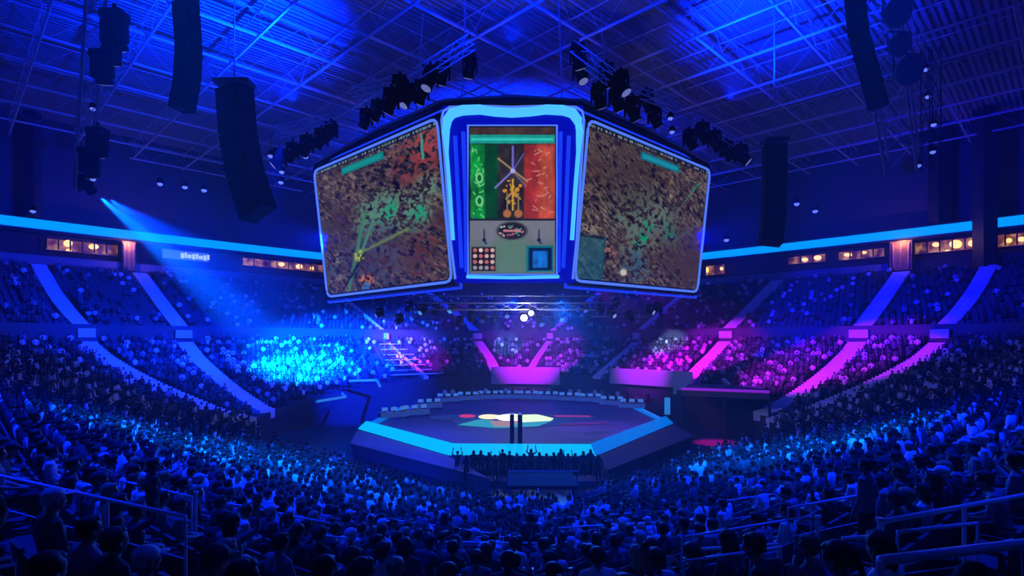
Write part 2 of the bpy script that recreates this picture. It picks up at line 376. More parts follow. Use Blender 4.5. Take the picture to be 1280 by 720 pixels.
# structure pillars in front of ribbon
for px, f, wd, z0, z1 in ((1231, 81.5, 1.7, 18, 37), (1175, 84.6, 1.8, 24.2, 37), (40, 84.0, 1.3, 24.2, 37)):
    x, y = on_ring(px, f); tag(MB().box((x, y, (z0+z1)/2), (wd, wd, z1-z0)).build('column', M_DARK), kind='structure')

# ------------------------------------------------------------------ roof: two families of lattice trusses
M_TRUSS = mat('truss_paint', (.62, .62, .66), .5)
C45 = math.sqrt(.5)
def roof_truss(v, fam, lab):
    # line Y - s*X = v, clipped to the bowl
    s = 1 if fam == 'a' else -1; d = np.array([C45, s*C45]); p0 = np.array([-s*(v-YC)/2, (v+YC)/2])
    t = np.arange(-90, 90, .5); q = p0[None]+t[:, None]*d; ok = F(q[:, 0], q[:, 1]) < 86.2
    if ok.sum() < 12: return
    t0, t1 = t[ok][0], t[ok][-1]; a = p0+t0*d; b_ = p0+t1*d; zb, zt = (34.3, 36.4) if fam == 'a' else (34.1, 36.2)
    mb = MB(); A = lambda u, z: Vector((a[0]+(b_[0]-a[0])*u, a[1]+(b_[1]-a[1])*u, z))
    mb.tube([A(0, zb), A(1, zb)], .12, 5); mb.tube([A(0, zt), A(1, zt)], .05, 5)
    n = int((t1-t0)/4.5)
    for k in range(n):
        mb.tube([A(k/n, zt), A((k+.5)/n, zb), A((k+1)/n, zt)], .022, 4, caps=False)
    r = mb.build('roof_truss', M_TRUSS); tag(r, lab, 'truss', 'roof trusses')
for i, v in enumerate(range(-40, 150, 9)): roof_truss(v, 'a', '%s lattice roof truss climbing away towards the magenta-lit side' % nth(i+1))
for i, v in enumerate(range(-40, 150, 9)): roof_truss(v+3, 'b', '%s lattice roof truss climbing away towards the blue-lit side' % nth(i+1))

# ------------------------------------------------------------------ hanging screens
def noise2(h, w_, cells, rs):
    g = rs.rand(cells+2, cells+2); yy = np.linspace(0, cells, h); xx = np.linspace(0, cells, w_); yi = yy.astype(int); xi = xx.astype(int); fy = (yy-yi)[:, None]; fx = (xx-xi)[None]
    fy = fy*fy*(3-2*fy); fx = fx*fx*(3-2*fx)
    a = g[yi][:, xi]; b = g[yi][:, xi+1]; c = g[yi+1][:, xi]; d = g[yi+1][:, xi+1]; return a*(1-fy)*(1-fx)+b*(1-fy)*fx+c*fy*(1-fx)+d*fy*fx
def fbm(h, w_, rs, base=6, o=5, gain=.6):
    s = 0; amp = 1; t = 0
    for k in range(o): s = s+amp*noise2(h, w_, base*2**k, rs); t += amp; amp *= gain
    return s/t
def blend(img, m, c): 
    m = np.clip(m, 0, 1)[..., None]; return img*(1-m)+np.array(c)*m
M_SCR = bpy.data.materials.new('screen_picture'); M_SCR.use_nodes = True; nt = M_SCR.node_tree; b = nt.nodes['Principled BSDF']
at_ = nt.nodes.new('ShaderNodeAttribute'); at_.attribute_name = 'Col'; b.inputs['Base Color'].default_value = (.01, .01, .01, 1); b.inputs['Roughness'].default_value = .5
nt.links.new(at_.outputs['Color'], b.inputs['Emission Color']); b.inputs['Emission Strength'].default_value = .9*KE
def lin(c): c = np.clip(c, 0, 1); return np.where(c <= .04045, c/12.92, ((c+.055)/1.055)**2.4)
def screen(name, quad, img, parent):
    """quad: TL,TR,BR,BL ; img rows from top in display colours"""
    h, w_ = img.shape[:2]; TL, TR, BR, BL = [np.array(q) for q in quad]
    u = np.linspace(0, 1, w_+1)[None, :, None]; v = np.linspace(0, 1, h+1)[:, None, None]
    p = (TL*(1-u)+TR*u)*(1-v)+(BL*(1-u)+BR*u)*v; idx = np.arange((h+1)*(w_+1)).reshape(h+1, w_+1)
    f = np.stack([idx[:-1, :-1], idx[1:, :-1], idx[1:, 1:], idx[:-1, 1:]], -1).reshape(-1, 4)
    me = bpy.data.meshes.new(name); me.from_pydata(p.reshape(-1, 3).tolist(), [], f.tolist()); me.materials.append(M_SCR)
    ca = me.color_attributes.new('Col', 'FLOAT_COLOR', 'CORNER'); c = np.ones((h*w_, 4)); c[:, :3] = lin(img).reshape(-1, 3)
    ca.data.foreach_set('color', np.repeat(c, 4, 0).ravel()); o = bpy.data.objects.new(name, me); COL.objects.link(o); o.parent = parent; return o
def map_img(h, w_, seed, side):
    rs = np.random.RandomState(seed); yy = np.linspace(0, 1, h)[:, None]+np.zeros((1, w_)); xx = np.linspace(0, 1, w_)[None]+np.zeros((h, 1))
    n1 = fbm(h, w_, rs, 12, 4, .85); n2 = fbm(h, w_, rs, 38, 2, .9); st_ = noise2(h+w_, h+w_, 90, rs); ii, jj = np.mgrid[0:h, 0:w_]; st_ = st_[(ii+jj)//2+20, ((ii-jj)*1.6+w_*1.0).astype(int) % (h+w_)]; n3 = fbm(h, w_, rs, 5, 4)
    img = np.stack([.30+.0*n1, .24+.0*n1, .21+.0*n1], -1)*(.62+.9*n1[..., None])
    n4 = rs.rand(h, w_); n4 = (n4+np.roll(n4, 1, 0)+np.roll(n4, 1, 1)+np.roll(np.roll(n4, 1, 0), 1, 1))/4; img = img+(n2[..., None]-.5)*np.array([.5, .42, .38])+(n4[..., None]-.5)*np.array([.42, .38, .34]); img = img+(st_[..., None]-.5)*np.array([.34, .31, .28]); img = blend(img, (st_-.8)*4*(n1 > .5), (.55, .5, .44)); img = blend(img, (n3-.55)*3, (.33, .20, .17))
    dry = rs.rand(h, w_)
    def patch(cx, cy, r, c, a=1., ang=0, el=1.):
        nonlocal img
        dx = xx-cx; dy = yy-cy; X = dx*math.cos(ang)+dy*math.sin(ang); Y = (-dx*math.sin(ang)+dy*math.cos(ang))*el
        d = np.sqrt(X*X+Y*Y)/r; img = blend(img, (1.25-d)*1.3*(np.clip((n2-.46)*6, 0, 1))*a, c)
    def line(x0, y0, x1, y1, wd, c, a=.9, rough=.02):
        nonlocal img
        L = math.hypot(x1-x0, y1-y0); t = ((xx-x0)*(x1-x0)+(yy-y0)*(y1-y0))/L**2; dd = np.abs((xx-x0)*(y1-y0)-(yy-y0)*(x1-x0))/L+(n2-.5)*rough
        img = blend(img, (1.3-np.abs(dd)/wd)*a*((t > 0) & (t < 1)), c)
    if side == 'L':
        patch(.86, .2, .2, (.62, .22, .2), .95); patch(.92, .1, .12, (.75, .3, .25)); patch(.12, .5, .25, (.28, .22, .18), .7)
        for cx, cy, r in ((.5, .5, .2), (.62, .47, .16), (.75, .5, .15), (.82, .56, .12), (.9, .38, .1), (.42, .47, .12)): patch(cx, cy, r, (.42, .62, .52), .9)
        for cx, cy, r in ((.63, .46, .06), (.84, .55, .07), (.78, .6, .05), (.58, .51, .05)): patch(cx, cy, r, (.15, .72, .52), 1.2)
        patch(.45, .82, .27, (.25, .27, .4), 1.); patch(.6, .75, .2, (.33, .36, .42), .8); patch(.85, .82, .22, (.42, .2, .13), .8)
        line(.2, 1., .42, .42, .018, (.3, .6, .35)); line(.34, .74, .52, .43, .014, (.35, .62, .5)); line(.13, 1., .42, .68, .01, (.08, .1, .06)); line(.33, .72, .75, .62, .014, (.55, .65, .25), .7)
        patch(.33, .73, .05, (.8, .85, .2), 1.5); line(.9, .03, .9, .2, .008, (.35, .75, .65)); line(.98, .34, .85, .6, .01, (.6, .6, .5), .5)
        patch(.37, .95, .07, (.95, .5, .15), 1.6); patch(.36, .98, .04, (.2, .5, .9), 1.5); patch(.06, .8, .08, (.3, .38, .4), 1.); patch(.12, .72, .05, (.6, .6, .5), .9)
        img[:int(.028*h)] = (.1, .13, .16); k = rs.rand(w_) > .5; img[:int(.02*h), k] = (.5, .58, .6)
        a, b_, c_, d_ = int(.045*h), int(.1*h), int(.25*w_), int(.62*w_); img[a:b_, c_:d_] = (.08, .55, .55); img[a+3:b_-3, c_+3:d_-3] = (.1, .68, .66)
    else:
        for cx, cy, r in ((.4, .5, .22), (.5, .42, .18), (.3, .48, .12), (.62, .5, .14), (.7, .6, .14), (.42, .72, .14)): patch(cx, cy, r, (.42, .52, .47), .8)
        for cx, cy, r in ((.47, .66, .06), (.5, .56, .05), (.7, .6, .07), (.66, .52, .04), (.42, .72, .04)): patch(cx, cy, r, (.12, .66, .48), 1.4, .8, 1.6)
        patch(.42, .87, .13, (.25, .4, .5), .9); patch(.85, .75, .3, (.27, .23, .18), .7); patch(.3, .2, .3, (.3, .23, .2), .7)
        line(.93, .1, .8, .3, .008, (.15, .6, .5)); line(.8, .3, .45, .8, .012, (.5, .48, .44), .5); line(.95, .45, .6, .75, .012, (.45, .42, .38), .4)
        img[int(.72*h):, :int(.17*w_)] = img[int(.72*h):, :int(.17*w_)]*.4+np.array([.1, .36, .44])*.75
        a = int(.7*h); img[a:a+5, :int(.2*w_)] = (.12, .14, .16); img[a:, int(.165*w_):int(.18*w_)] = (.1, .35, .4); patch(.21, .8, .05, (.7, .45, .4), 1.3); patch(.05, .66, .05, (.6, .55, .5), 1.2)
        d = np.hypot(xx-.33, (yy-.93)*1.05); img = blend(img, (.035-d)*60, (.95, .9, .86))
        img[:int(.03*h)] = (.12, .12, .12); k = rs.rand(w_) > .6; img[:int(.018*h), k] = (.55, .56, .55)
        a, b_, c_, d_ = int(.045*h), int(.1*h), int(.38*w_), int(.72*w_); img[a:b_, c_:d_] = (.06, .5, .6); img[a+3:b_-3, c_+3:d_-3] = (.12, .66, .78)
    return np.clip(img*np.array([.84, .86, .84]), 0, 1)
def centre_img(h, w_):
    rs = np.random.RandomState(5); X = np.linspace(587, 694, w_)[None]+np.zeros((h, 1)); Y = np.linspace(158, 343, h)[:, None]+np.zeros((1, w_))
    n = fbm(h, w_, rs, 12, 3, .8); img = np.zeros((h, w_, 3))+np.array([.17, .15, .13])+(n[..., None]-.5)*.25
    def rect(x0, x1, y0, y1, c, nz=.15, soft=1.):
        nonlocal img
        m = np.clip(np.minimum.reduce([X-x0, x1-X, Y-y0, y1-Y])/soft+.5, 0, 1); img = blend(img, m, c) if not nz else img*(1-m[..., None])+m[..., None]*(np.array(c)*(1-nz+2*nz*n[..., None]))
    def ln(x0, y0, x1, y1, wd, c, a=.9):
        nonlocal img
        L = math.hypot(x1-x0, y1-y0); t = ((X-x0)*(x1-x0)+(Y-y0)*(y1-y0))/L**2; d = np.abs((X-x0)*(y1-y0)-(Y-y0)*(x1-x0))/L; img = blend(img, (1.5-d/wd)*a*((t > 0) & (t < 1)), c)
    def dot(x, y, rx, ry, c, a=1.):
        nonlocal img
        img = blend(img, (1.2-np.sqrt(((X-x)/rx)**2+((Y-y)/ry)**2))*3*a, c)
    rect(587, 694, 158, 167, (.28, .2, .14), .5); rect(587, 694, 167, 178, (.1, .62, .58), .15); rect(589, 692, 171, 174.5, (.2, .8, .74), .05)
    rect(588, 607, 179, 273, (.05, .55, .2), .5); rect(606, 622, 179, 273, (.02, .27, .1), .3, 4); rect(655, 693.5, 179, 273, (.62, .18, .15), .35, 3); rect(674, 693.5, 180, 273, (.72, .3, .2), .3, 8)
    for k in range(26): ln(*(q := (rs.uniform(590, 606), rs.uniform(182, 270))), q[0]+rs.uniform(-6, 6), q[1]+rs.uniform(-6, 6), .8, (.45, .85, .5), .8)
    for k in range(30): ln(*(q := (rs.uniform(664, 690), rs.uniform(184, 268))), q[0]+rs.uniform(-9, 9), q[1]+rs.uniform(-5, 5), .8, (.85, .55, .5), .7)
    for y in (221, 250): dot(599, y, 5, 7, (.5, .85, .55), .8); dot(599, y, 2.5, 4, (.05, .4, .15))
    ln(641, 181, 641, 212, 1.5, (.45, .42, .85)); ln(641, 212, 618, 234, 1.2, (.5, .5, .85)); ln(622, 196, 660, 226, 1.2, (.65, .55, .4)); ln(655, 190, 641, 212, 1., (.35, .35, .7)); ln(641, 212, 658, 232, 1., (.5, .4, .5))
    dot(641, 212, 3, 3, (.7, .7, .95)); 
    for k in range(20): dot(641+rs.normal()*8, 240+rs.normal()*9, rs.uniform(1, 3), rs.uniform(1, 3), (.8, .55, .15), .9)
    ln(641, 222, 641, 262, 1.2, (.85, .65, .2)); ln(632, 248, 641, 238, 1.2, (.8, .55, .2)); ln(651, 248, 641, 238, 1.2, (.8, .55, .2))
    for x in (634, 648): ln(x, 240, x, 262, 1., (.55, .5, .35)); dot(x, 266, 5, 5, (.7, .42, .22))
    rect(587, 694, 274, 343, (.47, .48, .52), .06); rect(587, 694, 305, 343, (.36, .45, .4), .08, 18); rect(621, 657, 300, 343, (.36, .5, .42), .05, 12); rect(587, 694, 272.5, 275, (.1, .12, .14), 0)
    dot(640, 288, 18, 11, (.14, .12, .14)); 
    for k in range(34): dot(640+rs.uniform(-15, 15), 288+rs.uniform(-7, 7), 1.3, 1.1, random.choice([(.7, .4, .45), (.75, .75, .78), (.25, .6, .5)]))
    ln(629, 288, 651, 288, 1.4, (.8, .5, .55))
    for x in (605, 674): ln(x, 286, x, 298, .9, (.15, .17, .3)); dot(x, 300, 2.4, 2.5, (.12, .13, .25)); dot(x+2, 304, 2, 1.5, (.2, .25, .4))
    rect(589, 619, 309, 340, (.14, .1, .1), .2, 2)
    for i in range(4):
        for j in range(4): dot(593.5+7.3*i, 313+7.6*j, 2.6, 2.6, random.choice([(.85, .7, .66), (.75, .4, .38), (.6, .6, .6), (.9, .85, .8)]), .9)
    rect(658, 692, 307, 341, (.03, .45, .5), .1, 1); rect(661, 690, 310, 339, (.02, .1, .25), .1, 1); rect(666, 685, 314, 336, (.08, .4, .75), .5, 2)
    return np.clip(img, 0, 1)
M_HOUS = mat('screen_housing', (.03, .03, .05), .4); M_EDGE = mat('edge_light', (.05, .1, .4), .4, emit=(.01, .05, 1), estr=.8)
M_EDGE2 = mat('pale_edge_light', (.1, .2, .5), .4, emit=(.10, .24, 1), estr=.85); M_EDGEC = mat('bright_edge_light', (.1, .3, .6), .4, emit=(.07, .5, 1), estr=1.15)
M_BLUEP = mat('blue_glow_panel', (.02, .03, .2), .3, emit=(.0, .0, .7), estr=.55)
def panel(quad_px, Ys, depth=1.0): # px corners TL,TR,BR,BL with distances
    return [P(q[0], q[1], y) for q, y in zip(quad_px, Ys)]
def slab(q, back, mb=None):
    mb = mb or MB(); q = [Vector(v) for v in q]; n = (q[1]-q[0]).cross(q[3]-q[0]).normalized()
    if n.y < 0: n = -n
    mb.loft([q, [v+n*back for v in q]]); return mb, n
def lerp_quad(q, m):  # inset by world metres
    c = sum(q, Vector())/4; out = []
    for i in range(4):
        a = (q[(i+1) % 4]-q[i]).normalized(); b = (q[(i-1) % 4]-q[i]).normalized(); out.append(q[i]+(a+b)*m)
    return out
# side screens
SIDES = {'L': ([(393, 213), (548, 146), (567, 353), (410, 372)], [54, 42, 43, 55], 'brown game map with red corner, blue-lit side of the hanging scoreboard'),
         'R': ([(734, 148), (887, 212), (871, 366), (716, 352)], [42, 54, 55, 43], 'brown game map with white marker, magenta-lit side of the hanging scoreboard')}
BOARD = empty('hanging_scoreboard', (0, 48, 25), 0, 'huge hanging scoreboard of three glowing screens over the stage', 'scoreboard')
BINV = Matrix.Translation(-BOARD.location)
def board_part(o, lab=None):
    o.parent = BOARD; o.matrix_parent_inverse = BINV; tag(o, lab); return o
for s, (q, ys, lab) in SIDES.items():
    Q = panel(q, ys); big = lerp_quad(Q, -.25); mb, n = slab(big, 1.6); root = board_part(mb.build('side_screen', M_HOUS), 'tilted LED screen showing '+lab)
    def par(o, root=root):
        o.parent = root; return o
    inner = lerp_quad(Q, .3); so = screen('display', [v-n*.06 for v in inner], map_img(230, 190, 3 if s == 'L' else 9, s), None); par(so)
    loop = [v-n*.1 for v in lerp_quad(Q, .08)]
    rl = []
    for i in range(4):
        a, b0, b1 = loop[i], loop[(i-1) % 4], loop[(i+1) % 4]; e0 = (b0-a).normalized()*.7; e1 = (b1-a).normalized()*.7
        for t in (0, .33, .67, 1): rl.append((a+e0)*(1-t)**2+a*2*t*(1-t)+(a+e1)*t*t)
    par(MB().tube(rl, .11, 6, closed=True).build('edge_tube', M_EDGE2))
    loop = [v+n*.3 for v in lerp_quad(Q, -.45)]; par(MB().tube(loop, .13, 6, closed=True).build('outer_edge_tube', M_EDGE))
    c = Q[1] if s == 'L' else Q[0]; d = Q[2] if s == 'L' else Q[3]
    for k, off in enumerate((-.55, -.95)) if s == 'L' else enumerate((.55, .95)):
        par(MB().tube([c+Vector((-off, -.1, -1)), d+Vector((-off, -.1, .5))], .1, 6).build('glow_strip', M_EDGE))
# centre screen in its curved frame
Q = panel([(553, 133), (729, 133), (718, 354), (569, 354)], [40.6, 40.6, 42, 42]); mb, n = slab(Q, 2.2); root = board_part(mb.build('centre_screen', M_HOUS), 'tall centre LED screen with green and red panels in a curved blue frame')
def par(o, root=root): o.parent = root; return o
Qi = panel([(585, 157), (696, 157), (696, 343), (585, 343)], [40.45, 40.45, 41.7, 41.7])
fr = MB()
for i in range(4): fr.add([Q[i]+Vector((0, -.12, 0)), Q[(i+1) % 4]+Vector((0, -.12, 0)), Qi[(i+1) % 4], Qi[i]], [(0, 1, 2, 3)])
par(fr.build('glowing_surround', M_BLUEP))
par(screen('display', [v+Vector((0, -.03, 0)) for v in panel([(587, 159), (694, 159), (694, 342), (587, 342)], [40.4, 40.4, 41.65, 41.65])], centre_img(240, 140), None))
par(MB().tube([v+Vector((0, -.05, 0)) for v in Qi], .09, 6, closed=True).build('inner_edge_tube', M_EDGE2))
def PL(pts, y0=40.35): return [P(x, y, y0+(y-133)/221*1.4) for x, y in pts]
arch = [(566, 300), (562, 240), (558, 190), (557, 165), (559, 150), (565, 142), (578, 138), (600, 137), (618, 140), (640, 141.5), (662, 140), (682, 137), (704, 138), (716, 142), (722, 150), (725, 165), (723, 190), (719, 240), (715, 300)]
par(MB().tube(PL(arch), [.16]*3+[.3, .34, .36, .36, .34, .32, .32, .32, .34, .36, .36, .34, .3]+[.16]*3, 8).build('arched_edge_tube', M_EDGEC))
arch2 = [(569, 349), (563, 300), (556, 200), (552, 150), (554, 139), (562, 134), (600, 132.5), (640, 134), (682, 132.5), (720, 134), (728, 139), (730, 150), (727, 200), (721, 300), (716, 349)]
par(MB().tube(PL(arch2, 40.3), .1, 6).build('outer_edge_tube', M_EDGE2))
for pts in ([(569, 170), (573, 250), (577, 335)], [(579, 165), (582, 250), (583, 340)], [(711, 170), (708, 250), (704, 335)], [(701, 165), (699, 250), (698, 340)]):
    par(MB().tube(PL(pts), .16, 6).build('glow_strip', M_EDGE))
par(MB().tube(PL([(583, 346), (640, 347), (699, 346)]), .12, 6).build('glow_strip', M_EDGEC))
# rig deck that carries the screens, and its suspension
def par(o): return board_part(o)
TOP = [P(392, 206, 54), P(470, 164, 48), P(553, 128, 42.5), P(640, 122, 42.5), P(728, 128, 42.5), P(812, 164, 48), P(888, 206, 54)]
up = Vector((0, 1.2, .5))
mb = MB(); mb.loft([[a+Vector((0, 0, -.35)), a+Vector((0, 0, .25)), a+Vector((0, 2.2, .25)), a+Vector((0, 2.2, -.35))] for a in TOP]); par(mb.build('deck', M_DARK))
par(MB().tube([a+Vector((0, -.1, .1)) for a in TOP], .12, 6).build('deck_rail', mat('rail_blue', (.3, .3, .35), .4)))
core = MB(); core.box((0, 53, 21), (8, 11, 6)); par(core.build('core_frame', M_DARK))
for x, y in ((-8, 46), (8, 46), (-14, 52), (14, 52), (-4, 44), (4, 44)):
    par(MB().tube([(x, y, 24), (x*.9, y, 35.5)], .05, 5).build('hoist_line', M_STEEL))

# box truss helper
def box_truss(a, b_, s, name, label, m=None, seg=1.1, r=.05, parent=None, cat='truss', group=None):
    a, b_ = Vector(a), Vector(b_); d = (b_-a); L = d.length; d.normalize(); u = d.cross(Vector((0, 0, 1)) if abs(d.z) < .9 else Vector((0, 1, 0))).normalized(); v = d.cross(u)
    cs = [(u*i+v*j)*s/2 for i, j in ((1, 1), (-1, 1), (-1, -1), (1, -1))]; mb = MB()
    for c in cs: mb.tube([a+c, b_+c], r, 5)
    n = max(2, int(L/seg))
    for k in range(4):
        c0, c1 = cs[k], cs[(k+1) % 4]; mb.tube([a+d*(L*i/n)+(c0 if i % 2 else c1) for i in range(n+1)], r*.6, 4, caps=False)
    o = mb.build(name, m or M_TRUSS, parent)
    if label: tag(o, label, cat, group)
    return o
# upper trusses over the deck with hanging moving lights
T_UP = [((522, 95), (590, 52), 40, 'short lit truss above the scoreboard on the blue-lit side'), ((716, 62), (765, 98), 40, 'short lit truss above the scoreboard on the magenta-lit side'),
        ((440, 118), (520, 98), 44, 'truss behind the moving lights above the blue-lit screen'), ((765, 100), (845, 130), 44, 'truss behind the moving lights above the magenta-lit screen'),
        ((345, 165), (415, 150), 50, 'outer truss above the corner of the blue-lit screen'), ((866, 150), (935, 190), 50, 'outer truss above the corner of the magenta-lit screen')]
for a, b_, Y, lab in T_UP: box_truss(P(*a, Y), P(*b_, Y), .8, 'lighting_truss', lab, group='trusses above the scoreboard')
UPF = [(538, 100), (553, 92), (587, 84), (500, 112), (510, 122), (527, 117), (489, 128), (472, 140), (725, 92), (722, 72), (748, 122), (770, 126), (776, 106), (790, 138), (758, 96), (818, 148), (350, 200), (366, 192), (384, 184), (402, 175), (414, 166), (878, 168), (893, 178), (908, 190), (926, 196), (862, 176), (458, 150), (808, 128)]
for i, (px, py) in enumerate(UPF):
    Y = (40 if 480 < px < 800 else 47)+(i % 3)*1.5; side = 'blue' if px < 640 else 'magenta'
    fixture(P(px, py, Y), P(px, py, Y)+Vector(((px-640)*.02, 2.5 if i % 4 else -1.5, -5)), 'black moving head light, %s from the middle above the %s-lit screen' % (nth(1+sum(1 for a, b_ in UPF if (a < 640) == (px < 640) and abs(a-640) < abs(px-640))), side),
            (.3, .35, 1), .45, 1.9, group='moving lights above the scoreboard')
# trusses and lights hung under the scoreboard
UN = [((468, 392), (812, 392), 52, 'long dark truss under the scoreboard'), ((520, 374), (770, 374), 46, 'front truss close under the centre screen'), ((540, 383), (742, 383), 48, 'middle truss under the centre screen')]
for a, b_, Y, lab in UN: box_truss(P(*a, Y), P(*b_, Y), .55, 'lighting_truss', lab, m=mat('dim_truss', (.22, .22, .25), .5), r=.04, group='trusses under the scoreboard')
UNF = [(475, 392, 1), (512, 384, 2), (529, 388, 2), (545, 387, 0), (565, 386, 2), (590, 396, 1), (604, 398, 0), (618, 400, 0), (634, 392, 1), (668, 393, 3), (676, 402, 1), (690, 403, 1), (700, 396, 2), (715, 388, 1), (729, 385, 1), (750, 386, 3), (764, 392, 3), (787, 396, 1), (812, 388, 3), (822, 386, 1), (500, 400, 0), (575, 402, 0), (735, 402, 0), (652, 382, 0), (770, 380, 0)]
GL = [((.05, .1, 1), .15), ((.1, .2, 1), .6), ((.08, .4, 1), .8), ((.3, .4, 1), .7)]
for i, (px, py, g) in enumerate(UNF):
    k = 1+sum(1 for a in UNF if a[0] < px)
    fixture(P(px, py, 50), P(px, py, 50)+Vector(((px-640)*.03, -4+6*(i % 2), -3.5)), 'small stage light hanging under the scoreboard, %s from the blue-lit end' % nth(k), GL[g][0], GL[g][1], 1.1, group='lights under the scoreboard')
f = fixture(P(655, 397, 48), P(655, 440, 20), 'square lamp glaring white under the middle of the scoreboard', (1, .97, .85), 7, 1.4); f.name = 'white_flood_lamp'
f = fixture(P(664, 391, 48), P(664, 440, 20), 'small pale lamp right beside the glaring white lamp', (.7, .8, 1), 2, 1.2)
d = bpy.data.lights.new('flood_glow', 'POINT'); d.energy = 500; d.color = (.6, .7, 1); d.shadow_soft_size = .1; l = bpy.data.objects.new('flood_glow', d); COL.objects.link(l); l.location = P(655, 399, 46.8)

# ------------------------------------------------------------------ line arrays (hung loudspeakers)
M_GRILL = mat('speaker_grille', (.005, .005, .006), .9, spec=.05)
def line_array(path, wd, dp, label, toward):
    """path: world points top to bottom of the cabinet front"""
    root = empty('line_array_speaker', path[0], 0, label, 'loudspeaker', 'hung loudspeaker arrays'); pts = [Vector(p)-root.location for p in path]
    L = [0]
    for i in range(1, len(pts)): L.append(L[-1]+(pts[i]-pts[i-1]).length)
    n = max(6, int(L[-1]/.55)); f = lambda s: Vector([float(np.interp(s, L, [p[k] for p in pts])) for k in range(3)])
    t = Vector(toward).normalized()
    for k in range(n):
        a, b_ = f(L[-1]*k/n), f(L[-1]*(k+1)/n); d = (b_-a); c = (a+b_)/2; dn = d.normalized(); side = dn.cross(t).normalized(); fw = side.cross(dn).normalized()
        M = Matrix((side, fw, -dn)).transposed(); mb = MB(); h = d.length*.47
        mb.loft([[M @ Vector((x*wd/2, y, z*s))+c for x, z, s in ((-1, -1, h), (1, -1, h), (1, 1, h), (-1, 1, h))] for y, s in ((dp/2, 1), (-dp/2, 1))])
        o = mb.build('cabinet', M_BLACK, root); g = MB(); g.box(c+fw*(dp/2+.03)*(1 if True else 1), (wd*.9, .05, h*1.7), M); g.build('grille', M_GRILL, o)
    MB().box(Vector((0, 0, .35)), (wd*1.1, dp, .25)).build('fly_frame', M_DARK, root)
    MB().tube([(0, 0, .4), (0, 0, 36.5-root.location.z)], .05, 5).build('hoist_chain', M_STEEL, root)
line_array([P(232, 4, 34), P(236, 60, 34), P(234, 100, 34), P(227, 138, 34)], 1.0, 1.1, 'slim black loudspeaker array hanging high over the blue-lit side', (.9, -.3, 0))
line_array([P(293, 110, 42), P(297, 165, 42), P(306, 215, 41.6), P(323, 268, 41)], 2.4, 1.4, 'big curved black loudspeaker array beside the blue-lit screen', (-.4, -.9, -.1))
line_array([P(1068, -6, 30), P(1072, 40, 30), P(1086, 90, 30), P(1098, 135, 30)], .85, .8, 'black loudspeaker array at the top edge, beside the truss with round lamps', (.7, -.7, 0))
line_array([P(968, 182, 44), P(968, 230, 44), P(967, 268, 44), P(963, 305, 43.6)], 1.6, 1.2, 'straight black loudspeaker array beside the magenta-lit screen', (-.2, -1, 0))

# ------------------------------------------------------------------ truss towers with round lamps
box_truss(P(1092, -30, 34), P(1128, 205, 42), 1.9, 'lamp_ladder_truss', 'broad dark truss holding big round lamps on the magenta-lit side', m=mat('ladder_truss', (.5, .5, .55), .5), r=.09, seg=2.2)
for i, (px, py, s) in enumerate(((1121, 16, 1.0), (1124, 56, .85), (1135, 88, 1.1))):
    p = P(px, py, 32.4+i*1.2); r = empty('round_flood_lamp', p, 0, 'big round black lamp, %s down the broad truss on the magenta-lit side' % nth(i+1), 'stage light', 'round lamps on the broad truss'); r.scale = (s, s, s)
    M = aim((0, -1, -.4)).to_3x3(); MB().lathe([(.25, .7), (.6, .4), (.72, 0), (.7, -.1)], n=20, M=M).build('lamp_housing', M_BLACK, r, True)
    MB().lathe([(.72, -.02), (.8, -.06), (.8, -.14), (.7, -.16)], n=20, M=M).build('rim', mat('lamp_rim', (.3, .3, .35), .4), r); MB().tube([(-.8, 0, 0), (-.8, 0, .9), (.8, 0, .9), (.8, 0, 0)], .05).build('bracket', M_DARK, r)
box_truss(P(122, -30, 36), P(104, 236, 41), 1.0, 'lamp_ladder_truss', 'tall dark truss with small lamps on the blue-lit side, source of the beam', m=mat('ladder_truss', (.5, .5, .55), .5), r=.07, seg=1.8)
for i, (px, py, s) in enumerate(((143, 40, 2.6), (140, 66, 1.8), (128, 86, 2.2), (122, 180, 2.), (112, 205, 2.))):
    fixture(P(px, py, 35.2), P(px+8, py+40, 36), 'black moving head light, %s down the tall truss on the blue-lit side' % nth(i+1), (.2, .25, 1), .3, s, group='moving lights on the tall truss')
f = fixture(P(107, 232, 40.5), BEAM[1], 'moving head at the foot of the tall truss throwing the blue beam', (.1, .45, 1), 3, 1.6)
box_truss(P(1163, 60, 44), P(1164, 215, 46), .9, 'lamp_ladder_truss', 'slim dark truss with pin lamps near the magenta-lit corner', m=M_DARK, r=.05, seg=1.6)
# small pin lamps
PINS = [(125, 103), (116, 136), (115, 190), (117, 214), (116, 224), (200, 230), (231, 234), (255, 238), (352, 215), (351, 228), (1157, 87), (1160, 121), (1167, 156), (1166, 190), (1148, 207), (996, 255), (41, 264), (338, 195), (398, 178), (838, 148), (840, 165), (382, 196), (1019, 264), (908, 300)]
for i, (px, py) in enumerate(PINS):
    Y = 40 if px < 130 else (45 if px > 1100 else 62); p = P(px, py, Y); s = Y/40*.2
    r = empty('pin_lamp', p, 0, 'tiny bright pin lamp, %s counted from the blue-lit edge' % nth(1+sum(1 for a in PINS if a[0] < px or (a[0] == px and a[1] < py))), 'lamp', 'pin lamps in the dark upper hall')
    MB().lathe([(s*.6, s*2), (s*1.1, s*1.2), (s*1.2, s*.2)], n=10).build('lamp_housing', M_BLACK, r); MB().ell((0, 0, 0), (s*.9, s*.9, s*.7), nu=10, nv=6).build('bulb', mat('pin_bulb', (.5, .5, .6), emit=(.14, .22, 1), estr=1.0), r)
    MB().tube([(0, 0, s*1.8), (0, .2, s*1.8+2.)], .03, 4).build('hanger', M_DARK, r)

